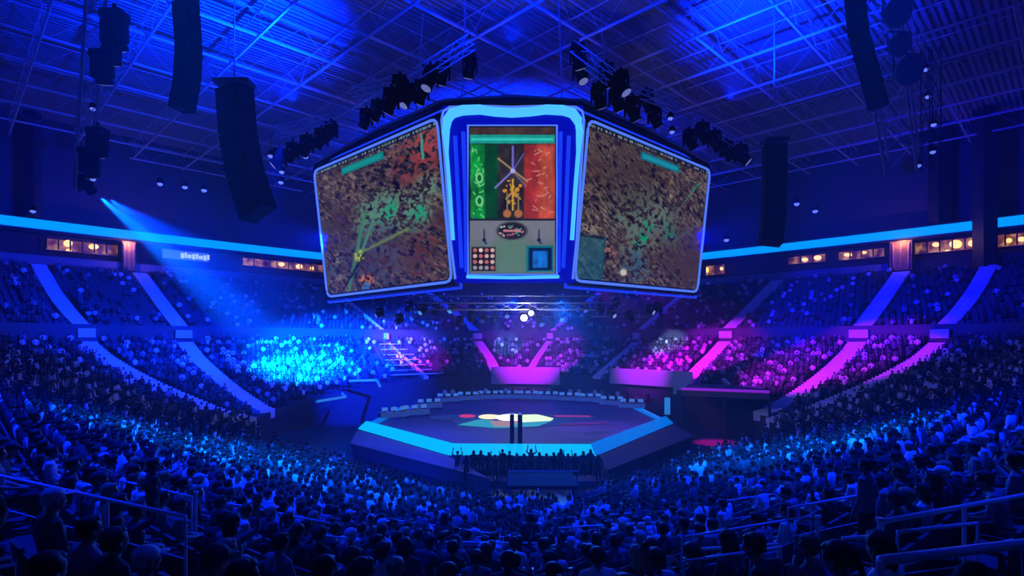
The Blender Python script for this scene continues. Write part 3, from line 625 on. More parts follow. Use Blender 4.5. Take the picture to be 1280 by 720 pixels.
# ------------------------------------------------------------------ stage
ZT = 1.4
root = empty('stage', (1, 53, 0), 0, 'big diamond-shaped show stage with cyan LED edge in the middle of the floor', 'stage')
def par(o, pr=None): o.parent = pr or root; o.matrix_parent_inverse = Matrix.Translation(-root.location); return o
pl = [atz(447, 536, ZT), atz(560, 569, ZT), atz(745, 570, ZT), atz(842, 529, ZT), atz(800, 509, ZT), atz(735, 500, ZT), atz(640, 497, ZT), atz(560, 500, ZT), atz(492, 513, ZT)]
cen = sum(pl, Vector())/len(pl); cen.z = 0
def sc_(p, k, z): q = cen+(Vector((p.x, p.y, 0))-cen)*k; q.z = z; return q
mb = MB(); mb.loft([[sc_(p, .97, 0) for p in pl], [sc_(p, .99, ZT-.02) for p in pl]]); par(mb.build('platform', mat('stage_deck', (.2, .22, .34), .5, noise=.12, nscale=.2)))
M_LEDC = mat('cyan_led_fascia', (.02, .1, .1), .4, emit=(.0, .5, 1), estr=1.0)
M_LEDD = mat('azure_led_fascia', (.02, .1, .1), .4, emit=(.0, .22, 1), estr=.7); M_LEDF = mat('dim_led_fascia', (.02, .1, .1), .4, emit=(.05, .12, .8), estr=.3)
nx = len(pl)
for i in range(nx):
    a, b_ = pl[i], pl[(i+1) % nx]; m = {0: M_LEDC, 1: M_LEDC, 2: M_LEDD, 8: M_LEDD, 3: M_LEDD}.get(i, M_LEDF)
    h = {0: .62, 1: .62, 2: .62, 8: .35, 3: .3}.get(i, .25); d = .12
    a0, b0 = sc_(a, 1, ZT), sc_(b_, 1, ZT); a1, b1 = sc_(a, .955, ZT+h), sc_(b_, .955, ZT+h)
    mb = MB(); mb.loft([[a0, b0, b1, a1], [sc_(a, .93, ZT), sc_(b_, .93, ZT), sc_(b_, .93, ZT+h*.8), sc_(a, .93, ZT+h*.8)]]); par(mb.build('edge_screen', m))
M_SK = mat('stage_skirt', (.3, .3, .33), .7)
mb = MB(); mb.loft([[atz(447, 537, 1.36), atz(560, 570, 1.36), Vector((-1.3, 33.2, 1.0)), Vector((-12.8, 45, .95))], [Vector((-13, 49, 0)), Vector((-3, 38, 0)), Vector((-1.2, 33.4, 0)), Vector((-12.6, 45.2, 0))]]); par(mb.build('side_skirt', M_SK))
mb = MB(); mb.loft([[atz(745, 571, 1.36), atz(842, 530, 1.36), Vector((15.5, 48.5, .95)), Vector((6.0, 35.5, 1.0))], [Vector((5, 38, 0)), Vector((15, 52, 0)), Vector((15.3, 48.7, 0)), Vector((5.8, 35.7, 0))]]); par(mb.build('side_skirt', mat('stage_skirt_dark', (.12, .12, .14), .7)))
mb = MB(); mb.loft([[atz(560, 570, 1.36), atz(745, 571, 1.36), Vector((4.4, 37.1, .6)), Vector((-3.2, 37, .6))], [Vector((-3.5, 39, 0)), Vector((5, 39, 0)), Vector((4.4, 37.3, 0)), Vector((-3, 37.3, 0))]]); par(mb.build('front_lip', mat('stage_lip', (.1, .1, .13), .6)))
# lit floor graphic
def floor_poly(pts, col, st, z=.015, name='floor_graphic'):
    mb = MB(); v = [atz(x, y, ZT+z) for x, y in pts]; mb.loft([v, [p+Vector((0, 0, .012)) for p in v]])
    par(mb.build(name, mat('graphic_%d' % len(MATS), (.05, .05, .05), emit=col, estr=st)))
def ellp(cx, cy, rx, ry, n=18, sk=0): return [(cx+rx*math.cos(t)+sk*math.sin(t), cy+ry*math.sin(t)) for t in [2*math.pi*k/n for k in range(n)]]
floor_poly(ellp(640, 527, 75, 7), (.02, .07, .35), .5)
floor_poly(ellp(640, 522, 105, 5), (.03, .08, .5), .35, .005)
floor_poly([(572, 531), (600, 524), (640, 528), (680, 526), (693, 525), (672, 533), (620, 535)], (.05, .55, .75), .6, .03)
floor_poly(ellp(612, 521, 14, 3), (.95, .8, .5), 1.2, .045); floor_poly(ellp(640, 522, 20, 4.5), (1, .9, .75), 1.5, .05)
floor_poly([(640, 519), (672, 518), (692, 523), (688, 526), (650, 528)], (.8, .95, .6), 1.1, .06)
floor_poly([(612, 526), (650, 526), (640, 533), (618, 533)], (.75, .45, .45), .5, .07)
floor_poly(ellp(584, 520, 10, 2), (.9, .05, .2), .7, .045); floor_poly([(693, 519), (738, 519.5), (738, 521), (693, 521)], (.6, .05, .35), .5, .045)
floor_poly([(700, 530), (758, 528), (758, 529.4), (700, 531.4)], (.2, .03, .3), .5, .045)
# pylons at the front of the stage
for px, wd in ((640, .3), (650, .32)):
    p = atz(px, 563, ZT); o = empty('stage_pylon', (p.x, p.y, ZT), 0, 'slim dark pylon at the stage front, nearer the %s-lit side' % ('blue' if px == 640 else 'magenta'), 'pylon', 'slim stage pylons')
    MB().box((0, 0, 1.25), (wd, .3, 2.5)).build('post', M_BLACK, o, bevel=.02); MB().box((0, 0, .04), (wd*2, .6, .08)).build('base', M_DARK, o); MB().box((0, 0, 2.56), (wd*.7, .25, .12)).build('lamp_cap', mat('cap', (.2, .2, .25), emit=(.1, .3, .9), estr=.5), o)
# player desks at the back rim of the stage
M_DESK = mat('desk_top', (.5, .5, .55), .4); M_MON = mat('monitor_glow', (.1, .2, .3), .4, emit=(.08, .28, 1), estr=.5)
def desk(px, py, ang, label):
    p = atz(px, py, ZT+.05); o = empty('player_desk', (p.x, p.y, ZT+.3), ang, label, 'desk', 'desks along the stage rim')
    MB().box((0, 0, .45), (3.0, .8, .06)).build('desk_top', M_DESK, o, bevel=.01); MB().box((0, -.36, .2), (2.9, .05, .45)).build('front_panel', M_MON if False else M_LEDF, o)
    for x in (-1.35, 1.35): MB().box((x, 0, .1), (.08, .7, .7)).build('leg', M_DARK, o)
    for x in (-.95, 0, .95):
        m_ = MB().box((x, -.1, .78), (.6, .05, .36)).build('monitor', M_MON, o); MB().box((x, -.05, .54), (.2, .16, .14)).build('stand', M_DARK, m_)
DK = [(560, 504), (585, 501.5), (610, 500), (635, 499.5), (660, 500), (685, 501), (712, 502.5), (738, 504), (765, 508), (790, 512)]
for i, (px, py) in enumerate(DK): desk(px, py, R((640-px)*.12), 'low desk with glowing monitors, %s along the back rim of the stage' % nth(i+1))
for i, (px, py, a) in enumerate(((492, 524, 35), (518, 521, 30), (536, 512, 25))): desk(px, py, R(a), 'pale-lit desk, %s from the blue-lit corner of the stage' % nth(i+1))

M_PALE = mat('pale_row_edge', (.8, .8, .82), .5)
for k in range(8):
    pxm, pym = 488+5*k, 437+6.6*k; x, y = march(pxm, pym); f = float(F(x, y)); wd_ = 14+2.6*k
    o = ring_strip(pxm-wd_, pxm+wd_, f-.5, f-.15, float(zF(f))+.72, float(zF(f))+.8, 6).build('row_counter', M_PALE)
    tag(o, 'pale narrow counter along an emptier row, %s from the top, between blue and magenta light' % nth(k+1), 'counter', 'pale row counters')
    for q in (-wd_*.9, 0, wd_*.9):
        x, y = on_ring(pxm+q, f-.3); MB().box((x, y, float(zF(f))+.25), (.06, .06, .95)).build('leg', M_DARK, o)

# ------------------------------------------------------------------ platforms and barriers on the floor
M_PAD = mat('platform_cloth', (.12, .12, .15), .8)
def deckbox(pts, z, label, rail=None, railmat=None, name='camera_platform', legs=False):
    v = [atz(px, py, z) for px, py in pts]; c = sum(v, Vector())/len(v); o = empty(name, (c.x, c.y, 0), 0, label, 'platform', 'raised floor platforms')
    inv = Matrix.Translation(-o.location); mb = MB(); mb.loft([[Vector((p.x, p.y, z-.6 if legs else 0)) for p in v], v]); b_ = mb.build('riser', M_PAD, o)
    if legs:
        for p in v+[(v[0]+v[1])/2]:
            q = mb.__class__().tube([(p.x, p.y, 0), (p.x, p.y, z-.5)], .12, 6).build('leg', M_DARK, o); q.matrix_parent_inverse = inv; b_.matrix_parent_inverse = inv
    if rail:
        mb = MB(); mb.tube([v[i]+Vector((0, 0, .08)) for i in rail], .13, 6); b_ = mb.build('edge_rail', railmat, o); b_.matrix_parent_inverse = inv
M_RC = mat('cyan_rail', (.5, .6, .7), .4, emit=(.0, .3, 1), estr=.45); M_RM = mat('magenta_rail', (.6, .3, .6), .4, emit=(.45, .0, 1), estr=.4)
deckbox([(396, 503), (432, 497), (428, 493), (392, 498)], 3.4, 'low platform with glowing cyan edge in front of the blue-lit block', (0, 1, 2), M_RC)
deckbox([(436, 477), (471, 476), (475, 484), (436, 486)], 4.6, 'square platform with cyan top rail beside the stage corner', (0, 1, 2), M_RC)
deckbox([(803, 487), (850, 487), (848, 480), (805, 481)], 3.2, 'dark block against the magenta fascia behind the stage')
deckbox([(852, 487), (962, 491), (952, 482), (862, 479)], 4.4, 'long dark platform with magenta top rail beyond the stage', (0, 1), M_RM, legs=True)
p = atz(826, 522, ZT); o = empty('light_pillar', (p.x+1.2, p.y+2, ZT), 0, 'short pale blue glowing pillar at the magenta-lit corner of the stage', 'pillar')
MB().box((0, 0, .9), (.5, .4, 1.8)).build('glow_panel', mat('pillar_glow', (.2, .4, .6), .4, emit=(.02, .3, .8), estr=.6), o, bevel=.03); MB().box((0, 0, .03), (.8, .7, .08)).build('base', M_DARK, o)
# tunnel box in front of the stage
o = empty('tunnel_entrance', (1.6, 30.5, 0), 0, 'boxy dark blue tunnel entrance in front of the stage', 'tunnel')
MB().box((0, 0, 1.55), (3.6, 3, .2)).build('roof_panel', mat('tunnel_roof', (.03, .03, .045), 1, spec=.02), o); MB().box((-1.7, 0, .75), (.2, 3, 1.5)).build('side_wall', M_PAD, o); MB().box((1.7, 0, .75), (.2, 3, 1.5)).build('side_wall', M_PAD, o)
MB().tube([(-1.8, -1.5, 1.65), (-1.8, -1.5, 2.4), (1.8, -1.5, 2.4), (1.8, -1.5, 1.65)], .04).build('guard_rail', M_STEEL, o)
# ------------------------------------------------------------------ people
M_SKIN = mat('skin', (.42, .26, .19), .55); M_EYE = mat('eye', (.02, .02, .02), .3); M_LIP = mat('lip', (.35, .13, .11), .5)
SHIRTS = {'dark': mat('shirt_dark', (.045, .045, .05), .85), 'charcoal': mat('shirt_charcoal', (.1, .1, .11), .85), 'grey': mat('shirt_grey', (.26, .26, .28), .85), 'pale': mat('shirt_pale', (.72, .74, .76), .85)}
M_TROU = mat('trousers', (.035, .035, .045), .85); M_SHOE = mat('shoes', (.1, .1, .1), .6)
HAIRS = {'dark': mat('hair_dark', (.012, .01, .009), .6), 'brown': mat('hair_brown', (.07, .04, .025), .6), 'fair': mat('hair_fair', (.4, .3, .16), .6), 'cap': mat('cap_cloth', (.6, .6, .62), .8), 'darkcap': mat('dark_cap_cloth', (.05, .05, .06), .8)}
BODY_MATS = [M_SKIN, SHIRTS['dark'], M_TROU, M_SHOE, M_EYE, M_LIP]
def body_mesh(name, J, head_rot=(0, 0), lean=0, vox=.013):
    """J: joint dictionary; capsules fused into one continuous skin"""
    seg = []
    def cap(a, b, ra, rb, t): seg.append((Vector(a), Vector(b), ra, rb, t))
    hip, ch, nk = Vector(J['hip']), Vector(J['chest']), Vector(J['neck'])
    wa = hip.lerp(ch, .45)
    for sx in (-1, 1):
        cap(hip+Vector((sx*.085, 0, 0)), wa+Vector((sx*.065, 0, 0)), .105, .095, 1); cap(wa+Vector((sx*.065, 0, 0)), ch+Vector((sx*.08, 0, -.02)), .095, .115, 1)
        sh = ch+Vector((sx*.175, 0, .07)); cap(ch+Vector((sx*.05, 0, .06)), sh, .085, .062, 1); cap(nk+Vector((0, 0, -.02)), sh, .05, .05, 1)
        el, wr = Vector(J['elbow'][sx]), Vector(J['wrist'][sx]); cap(sh, el, .056, .045, 1); cap(el, el.lerp(wr, .55), .044, .036, 1); cap(el.lerp(wr, .5), wr, .034, .025, 0)
        d = (wr-el).normalized(); hd = Vector(J.get('hand', {}).get(sx, d)).normalized(); side = hd.cross(Vector((0, 0, 1)));
        if side.length < .2: side = Vector((sx, 0, 0))
        side.normalize(); side *= -sx if side.x*sx > 0 else 1  # towards the thumb
        up = side.cross(hd).normalized(); pc = wr+hd*.085
        for k in (-1, 0, 1): cap(wr+hd*.02+side*k*.012, pc+side*k*.026, .019, .016, 0)
        curl = Vector((0, 0, -1)) if up.z > 0 else up*-1
        for k, ln in enumerate((.062, .074, .07, .055)):
            b0 = pc+side*(.036-k*.024); m_ = b0+hd*ln*.55+curl*.012; e_ = m_+hd*ln*.4+curl*.03; cap(b0, m_, .0105, .0095, 0); cap(m_, e_, .0095, .0085, 0)
        t0 = wr+hd*.03+side*.022; t1 = t0+side*.036+hd*.03; cap(t0, t1, .0135, .0115, 0); cap(t1, t1+hd*.034+curl*.012, .0115, .0095, 0)
        kn, an = Vector(J['knee'][sx]), Vector(J['ankle'][sx]); hj = hip+Vector((sx*.095, 0, -.01))
        cap(hj, kn, .092, .062, 2); cap(kn, kn.lerp(an, .35), .06, .062, 2); cap(kn.lerp(an, .35), an, .06, .042, 2)
        fd = Vector(J.get('foot', (0, 1, 0))).normalized(); cap(an+Vector((0, 0, -.03))-fd*.03, an+fd*.15+Vector((0, 0, -.06)), .043, .034, 3)
    hb = Vector(J['head']); cap(nk+Vector((0, 0, -.03)), hb+Vector((0, -.01, -.03)), .056, .053, 0)
    Mh = Matrix.Rotation(head_rot[0], 3, 'Z') @ Matrix.Rotation(head_rot[1], 3, 'X')
    H = lambda x, y, z: hb+Mh @ Vector((x, y, z))
    for x in (-.018, .018): cap(H(x, -.03, .1), H(x, .012, .105), .071, .066, 0)   # cranium
    cap(H(0, -.045, .085), H(0, .0, .06), .066, .062, 0); cap(H(0, .02, .03), H(0, .052, -.018), .055, .028, 0)
    for x in (-1, 1):
        cap(H(x*.035, .01, .02), H(x*.02, .05, -.005), .036, .026, 0); cap(H(x*.03, .06, .045), H(x*.036, .05, .03), .021, .022, 0)
        cap(H(x*.083, -.012, .055), H(x*.082, -.005, .025), .014, .009, 0); cap(H(x*.032, .079, .067), H(x*.034, .078, .067), .0095, .0095, 4)
        cap(H(x*.018, .083, .083), H(x*.048, .07, .084), .009, .008, 0)
    cap(H(0, .082, .066), H(0, .1, .038), .010, .013, 0); cap(H(-.018, .078, .006), H(.018, .078, .006), .008, .008, 5)
    mb = MB()
    for a, b, ra, rb, t in seg:
        d = b-a; n = 10
        if d.length < 1e-4: d = Vector((0, 0, 1e-3))
        u = d.normalized(); ps = [a-u*ra*.98, a-u*ra*.7, a, b, b+u*rb*.7, b+u*rb*.98]; rr = [ra*.2, ra*.71, ra, rb, rb*.71, rb*.2]
        mb.tube(ps, rr, n)
    o = mb.build(name, BODY_MATS); m = o.modifiers.new('r', 'REMESH'); m.mode = 'VOXEL'; m.voxel_size = vox; m.use_smooth_shade = True
    s_ = o.modifiers.new('s', 'SMOOTH'); s_.iterations = 2; s_.factor = .45
    dg = bpy.context.evaluated_depsgraph_get(); me = bpy.data.meshes.new_from_object(o.evaluated_get(dg)); old = o.data
    bpy.data.objects.remove(o); bpy.data.meshes.remove(old)
    me.materials.clear(); [me.materials.append(x) for x in BODY_MATS]
    n = len(me.vertices); co = np.empty(n*3); me.vertices.foreach_get('co', co); co = co.reshape(-1, 3)
    best = np.full(n, 1e9); tg = np.zeros(n, int)
    for a, b, ra, rb, t in seg:
        a_, d_ = np.array(a), np.array(b-a); L2 = max(d_@d_, 1e-8); u = np.clip(((co-a_)@d_)/L2, 0, 1); dist = np.linalg.norm(co-a_-u[:, None]*d_, axis=1)-(ra+(rb-ra)*u)
        m_ = dist < best; best[m_] = dist[m_]; tg[m_] = t
    nl = len(me.loops); lv = np.empty(nl, int); me.loops.foreach_get('vertex_index', lv); ls = np.empty(len(me.polygons), int); me.polygons.foreach_get('loop_start', ls)
    me.polygons.foreach_set('material_index', tg[lv[ls]]); me.polygons.foreach_set('use_smooth', [True]*len(me.polygons)); me.update(); me.name = name
    return me, hb, Mh
def hair_mesh(style, hb, Mh):
    mb = MB(); H = lambda x, y, z: hb+Mh @ Vector((x, y, z)); E = lambda c, d: mb.ell(H(*c), d, Mh, 14, 9)
    if style in ('cap', 'darkcap'):
        E((0, -.014, .118), (.099, .106, .076)); E((0, .098, .112), (.066, .074, .009)); E((0, -.05, .065), (.084, .062, .055))
    else:
        E((0, -.024, .108), (.0985, .101, .086)); E((0, -.045, .058), (.092, .07, .066)); E((0, .03, .15), (.066, .048, .032))
        if style == 'long':
            for x in (-.065, 0, .065): E((x*.9, -.075, .0), (.042, .045, .13))
            E((0, -.085, -.04), (.085, .035, .1))
        if style == 'bun': E((0, -.12, .14), (.045, .045, .042))
        if style == 'pony': E((0, -.125, .09), (.028, .035, .035)); E((0, -.14, .01), (.026, .024, .09))
    return mb.mesh('hair', HAIRS['dark'], True)
def SEAT(lean=0, arms='lap', y=0):
    l = lean; J = {'hip': (0, -.02, .53), 'chest': (0, -.06+l*.5, .92-l*.1), 'neck': (0, -.05+l*.75, 1.06-l*.2), 'head': (0, -.02+l*.85, 1.12-l*.2),
         'knee': {s: (s*.12, .42, .52) for s in (-1, 1)}, 'ankle': {s: (s*.13, .40, .1) for s in (-1, 1)}}
    cx = l*.5
    if arms == 'lap': J['elbow'] = {s: (s*.27, -.02+cx, .73) for s in (-1, 1)}; J['wrist'] = {s: (s*.12, .2+cx*.6, .66) for s in (-1, 1)}; J['hand'] = {s: (-s*.5, .8, -.1) for s in (-1, 1)}
    if arms == 'phone': J['elbow'] = {s: (s*.25, .08+cx, .78) for s in (-1, 1)}; J['wrist'] = {s: (s*.07, .28+cx, .95) for s in (-1, 1)}; J['hand'] = {s: (-s*.3, .4, .8) for s in (-1, 1)}
    if arms == 'up': J['elbow'] = {s: (s*.33, .08, 1.12) for s in (-1, 1)}; J['wrist'] = {s: (s*.27, .12, 1.37) for s in (-1, 1)}; J['hand'] = {s: (0, .1, 1) for s in (-1, 1)}
    if arms == 'one': J['elbow'] = {-1: (-.27, 0, .73), 1: (.33, .1, 1.1)}; J['wrist'] = {-1: (-.12, .2, .66), 1: (.28, .16, 1.35)}; J['hand'] = {-1: (.5, .8, -.1), 1: (0, .1, 1)}
    return J
def STAND(arms='down'):
    J = {'hip': (0, 0, .93), 'chest': (0, -.01, 1.33), 'neck': (0, 0, 1.47), 'head': (0, .02, 1.53), 'knee': {s: (s*.11, .02, .5) for s in (-1, 1)}, 'ankle': {s: (s*.12, -.02, .1) for s in (-1, 1)},
         'elbow': {s: (s*.27, -.03, 1.12) for s in (-1, 1)}, 'wrist': {s: (s*.28, .07, .88) for s in (-1, 1)}, 'hand': {s: (0, .2, -1) for s in (-1, 1)}}
    if arms == 'up': J['elbow'] = {s: (s*.34, .1, 1.5) for s in (-1, 1)}; J['wrist'] = {s: (s*.26, .15, 1.76) for s in (-1, 1)}; J['hand'] = {s: (0, .1, 1) for s in (-1, 1)}
    return J
POSES = []
for nm, J, hr, words_ in (('lap', SEAT(), (0, 0), 'seated'), ('lean', SEAT(.22), (.2, -.15), 'leaning'), ('look', SEAT(.05), (-.45, 0), 'seated head turned'), ('phone', SEAT(.05, 'phone'), (0, -.3), 'phone-holding'),
                          ('up', SEAT(0, 'up'), (0, .1), 'arms-raised'), ('one', SEAT(.05, 'one'), (.3, 0), 'one-arm-raised'), ('stand', STAND(), (.2, 0), 'standing'), ('cheer', STAND('up'), (0, .1), 'standing arms-up')):
    me, hb, Mh = body_mesh('person_'+nm, J, hr, vox=.016)
    POSES.append((me, {s: hair_mesh(s, hb, Mh) for s in ('short', 'long', 'bun', 'pony', 'cap', 'darkcap')}, words_))
HAIRW = {'short': 'short-haired', 'long': 'long-haired', 'bun': 'bun-haired', 'pony': 'ponytailed', 'cap': 'pale-capped', 'darkcap': 'dark-capped'}
def person(loc, yaw, pose, shirt, style, hcol, label, group, s=1.0):
    me, hs, _ = POSES[pose]
    o = bpy.data.objects.new('person', me); COL.objects.link(o); o.location = loc; o.rotation_euler = (0, 0, yaw); o.scale = (s, s, s)
    o.material_slots[1].link = 'OBJECT'; o.material_slots[1].material = SHIRTS[shirt]
    h = bpy.data.objects.new('cap' if 'cap' in style else 'hair', hs[style]); COL.objects.link(h); h.parent = o
    h.material_slots[0].link = 'OBJECT'; h.material_slots[0].material = HAIRS[style if 'cap' in style else hcol]
    return tag(o, label, 'person', group)

# ------------------------------------------------------------------ folding seats
def seat_parts():
    bk = MB(); rg = []
    for z, y, w_ in ((.42, -.24, .2), (.55, -.26, .22), (.75, -.29, .22), (.86, -.31, .19)): rg.append([(-w_, y-.025, z), (w_, y-.025, z), (w_, y+.02, z), (-w_, y+.02, z)])
    bk.loft(rg); st = MB(); st.loft([[(-.21, -.22, z), (.21, -.22, z), (.2, .18, z+.02), (-.2, .18, z+.02)] for z in (.38, .44)])
    lg = MB(); lg.box((0, -.2, .19), (.06, .08, .38)); lg.box((0, -.12, .02), (.12, .26, .04)); ar = MB(); ar.box((0, -.05, .62), (.05, .32, .04)); ar.box((0, -.2, .4), (.04, .06, .42))
    m = mat('seat_plastic', (.11, .11, .13), .45); return bk.mesh('backrest', m), st.mesh('seat_pan', m), lg.mesh('leg', M_DARK), ar.mesh('armrest', M_DARK), m
BK, ST, LG, AR, M_SEAT = seat_parts()
def seat(loc, yaw, label, up=False):
    r = empty('folding_seat', loc, yaw, label, 'seat', 'folding seats of the near stand')
    for nm, me, off in (('backrest', BK, (0, 0, 0)), ('seat_pan', ST, (0, 0, 0)), ('leg', LG, (-.2, 0, 0)), ('leg', LG, (.2, 0, 0)), ('armrest', AR, (-.26, 0, 0))):
        o = bpy.data.objects.new(nm, me); COL.objects.link(o); o.parent = r; o.location = off
        if nm == 'seat_pan' and up: o.location = (0, -.62, .28); o.rotation_euler = (R(75), 0, 0); o.location = (0, -.58, .22)
    return r

# ------------------------------------------------------------------ rails of the near stand
def near_hit(px, py, h):
    ys = np.arange(1.5, 45, .02); xs = (px-640)/FPX*ys; zr = EYE+(HOR-py)/FPX*ys; i = int(np.argmax(zr < zF(F(xs, ys))+h)); return xs[i], ys[i]
def contour_x(f, x):  # near-side y for given x on contour f
    lo, hi = -20., YC
    for _ in range(40):
        m = (lo+hi)/2
        if F(x, m) > f: lo = m
        else: hi = m
    return lo
M_RAIL = mat('rail_steel', (.85, .85, .88), .35, metal=.0)
RAILS = [(-12, 592, 232, 646, 1.0, .035, 'long hand rail crossing the lower corner of the blue-lit side'), (152, 601, 240, 621, 1.0, .03, 'short rail just behind the long corner rail, blue-lit side'), (270, 626, 412, 654, 1.0, .03, 'rail running down past the tall post, blue-lit side'),
         (392, 668, 434, 673, 1.0, .025, 'short low rail near the pale-lit rows, blue-lit side'), (430, 641, 625, 668, 1.0, .03, 'long thin rail curving towards the middle, blue-lit side'), (545, 677, 676, 679, 1.0, .03, 'rail across the middle rows beside the centre stairs, blue-lit side'),
         (690, 660, 862, 650, 1.0, .03, 'long rail across the middle rows, magenta-lit side'), (852, 672, 1014, 645, 1.0, .03, 'rail with many posts on the magenta-lit side'), (985, 635, 1096, 615, 1.0, .03, 'higher rail ending beside the tall corner post'),
         (1102, 652, 1292, 617, 1.0, .04, 'thick rail rising from the tall corner post, magenta-lit side'), (905, 626, 984, 615, 1.0, .025, 'thin rail above the rail with many posts'), (1100, 701, 1292, 678, .95, .06, 'lowest and thickest rail of the magenta-lit corner'),
         (1122, 665, 1222, 654, .9, .03, 'short rail under the thick rising rail'), (855, 702, 976, 684, .95, .03, 'lowest thin rail on the magenta-lit side of centre'), (690, 648, 850, 637, .95, .02, 'upper thin rail across the middle rows, magenta-lit side'),
         (870, 687, 972, 680, .95, .03, 'middle rail of three stacked low rails, magenta-lit side'), (560, 671, 676, 671, .95, .02, 'thin upper rail beside the centre stairs, blue-lit side'), (1053, 673, 1094, 670, .95, .03, 'short rail stub just before the tall corner post')]
CLEAR = []
for ri_, (px0, py0, px1, py1, h, r_, lab) in enumerate(RAILS):
    pm = ((px0+px1)/2, (py0+py1)/2); xm, ym = near_hit(*pm, h); z = EYE+(HOR-pm[1])/FPX*ym
    if ri_ in (0, 2, 4, 7, 8, 9, 11): CLEAR.append((px0, py0, px1, py1, z))
    a, b_ = atz(px0, py0, z), atz(px1, py1, z); o = empty('guard_rail', (a.x, a.y, z-h), 0, lab, 'rail', 'hand rails of the near stand'); d = b_-a
    A = a-o.location; B = b_-o.location; dz = Vector((0, 0, h*.45)); r_ *= .62; MB().tube([A, (A+B)/2, B], r_, 8).build('hand_rail', M_RAIL, o, True)
    MB().tube([A-dz, B-dz], r_*.5, 6).build('lower_rail', M_RAIL, o)
    n = max(1, int(d.length/1.2))
    for k in range(n+1):
        p = A+(B-A)*(k/n); q = p+o.location; zf_ = float(zF(F(q.x, q.y))); MB().tube([p, (p.x, p.y, min(-.3, zf_-.2-o.location.z))], r_*.8, 6).build('post', M_RAIL, o)
for px, py, lab in ((245, 617, 'tall pale post at the end of the long corner rail'), (1100, 652, 'tall post where the thick corner rail begins'), (1022, 648, 'shorter post beside the dark gap, magenta-lit side'), (82, 570, 'thin upright standing behind the long corner rail')):
    x, y = near_hit(px, py, 1.15); z = float(zF(F(x, y))); o = empty('rail_post', (x, y, z), 0, lab, 'post', 'tall rail posts')
    MB().box((0, 0, .45), (.04, .035, 1.4)).build('upright', M_RAIL, o, bevel=.01); MB().box((0, 0, 1.17), (.06, .05, .03)).build('cap_plate', M_RAIL, o)

# ------------------------------------------------------------------ near stairs (dark, between the blocks)
NSTAIR = []
for px, py, lab in ((684, 640, 'dark stairs dropping through the middle of the near stand'), (250, 560, 'dark stairs dropping through the blue-lit near stand'), (1035, 590, 'dark stairs dropping through the magenta-lit near stand')):
    x, y = near_hit(px, py, 0); path = []; p = np.array([x, y])
    while F(*p) < 56: p = p+.3*grad(*p)
    while F(*p) > fmin(math.atan2(p[1]-YC, p[0])) and len(path) < 400: path.append(tuple(p)); p = p-.3*grad(*p)
    NSTAIR.append(np.array(path)); mb = MB()
    for q in path[::2]:
        g = grad(*q); mb.box((q[0], q[1], float(zF(F(*q)))-.15), (1.1, .62, .5), Matrix.Rotation(math.atan2(g[1], g[0])-math.pi/2, 3, 'Z'))
    tag(mb.build('aisle_stairs', M_TER), lab, 'stairs', kind='structure')
def on_near_stair(x, y): return any(np.min(np.hypot(q[:, 0]-x, q[:, 1]-y)) < .75 for q in NSTAIR)

# ------------------------------------------------------------------ spread the audience over the rows
def row_spots(f, pitch):
    x, y = contour(np.maximum(f, FMN)); fe = np.maximum(f, FMN); d = np.hypot(np.diff(np.r_[x, x[0]]), np.diff(np.r_[y, y[0]])); s = np.r_[0, np.cumsum(d)]; n = int(s[-1]/pitch)
    t = (np.arange(n)+.5)*pitch; X = np.interp(t, s, np.r_[x, x[0]]); Y = np.interp(t, s, np.r_[y, y[0]]); FE = np.interp(t, s, np.r_[fe, fe[0]]); return X, Y, FE
spots = []   # x,y,z,yaw,row,tier
APTS = np.concatenate([p[::2] for p, _ in PATHS]); AW = np.concatenate([np.full(len(p[::2]), w_) for p, w_ in PATHS]); SPTS = np.concatenate(NSTAIR)
for tier, rows, df, pitch in ((0, LOW, DF, .56), (1, UP, 1.35, .6)):
    for ri, f in enumerate(rows):
        X, Y, FE = row_spots(f+df*.45, pitch); zf = float(zF(f+(.2 if tier else 0)))
        ph = np.arctan2(Y-YC, X); ok = (FE <= f+df*.45+.02) & (f >= fmin(ph)-.05) & (Y > .8) & (np.abs(X) < Y*1.3+6)
        X, Y = X[ok], Y[ok]
        if not len(X): continue
        da = np.hypot(X[:, None]-APTS[None, :, 0], Y[:, None]-APTS[None, :, 1])-AW[None]/2; ok = da.min(1) > .35
        ds = np.hypot(X[:, None]-SPTS[None, :, 0], Y[:, None]-SPTS[None, :, 1]); ok &= ds.min(1) > .85
        # dark walkway between block and platforms
        cx_, cy_ = on_ring(1231, 81.5); ok &= np.hypot(X-cx_, Y-cy_) > 1.9
        ok &= ~((np.abs(X-1.6) < 2.8) & (Y > 27.8) & (Y < 33)); ok &= ~((X > 14) & (X < 25.5) & (Y > 49.5) & (Y < 57.5))
        X, Y = X[ok], Y[ok]
        e = .05; gx = (F(X+e, Y)-F(X-e, Y)); gy = (F(X, Y+e)-F(X, Y-e)); yaw = np.arctan2(-gy, -gx)-np.pi/2
        for a, b_, c in zip(X, Y, yaw): spots.append((a, b_, zf, c, ri, tier))
print('spots', len(spots))
def occupancy(x, y, z, tier):
    p = proj(x, y, z+1); px, py = p; d_ = math.hypot(x, y)
    if tier: return .34 if px < 640 else .3
    if y < YC and py > 470: return (.82 if d_ > 9 else .66) if not (840 < px < 1110 and py > 600) else .42
    if 440 < px < 560: return .35
    if 560 < px < 760: return .75
    if px < 440: return .72
    return .88
near, far = [], []
def hides_rail(x, y, z):  # the rails stand clear of the people behind them in the view
    p = proj(x, y, z+1.28)
    for a, b, c, d, zr in CLEAR:
        if a-14 < p[0] < c+14:
            ry = b+(d-b)*(p[0]-a)/(c-a)
            if p[1] < ry+4 and y < (EYE-zr)*FPX/(ry-HOR)+.25: return True
    return False
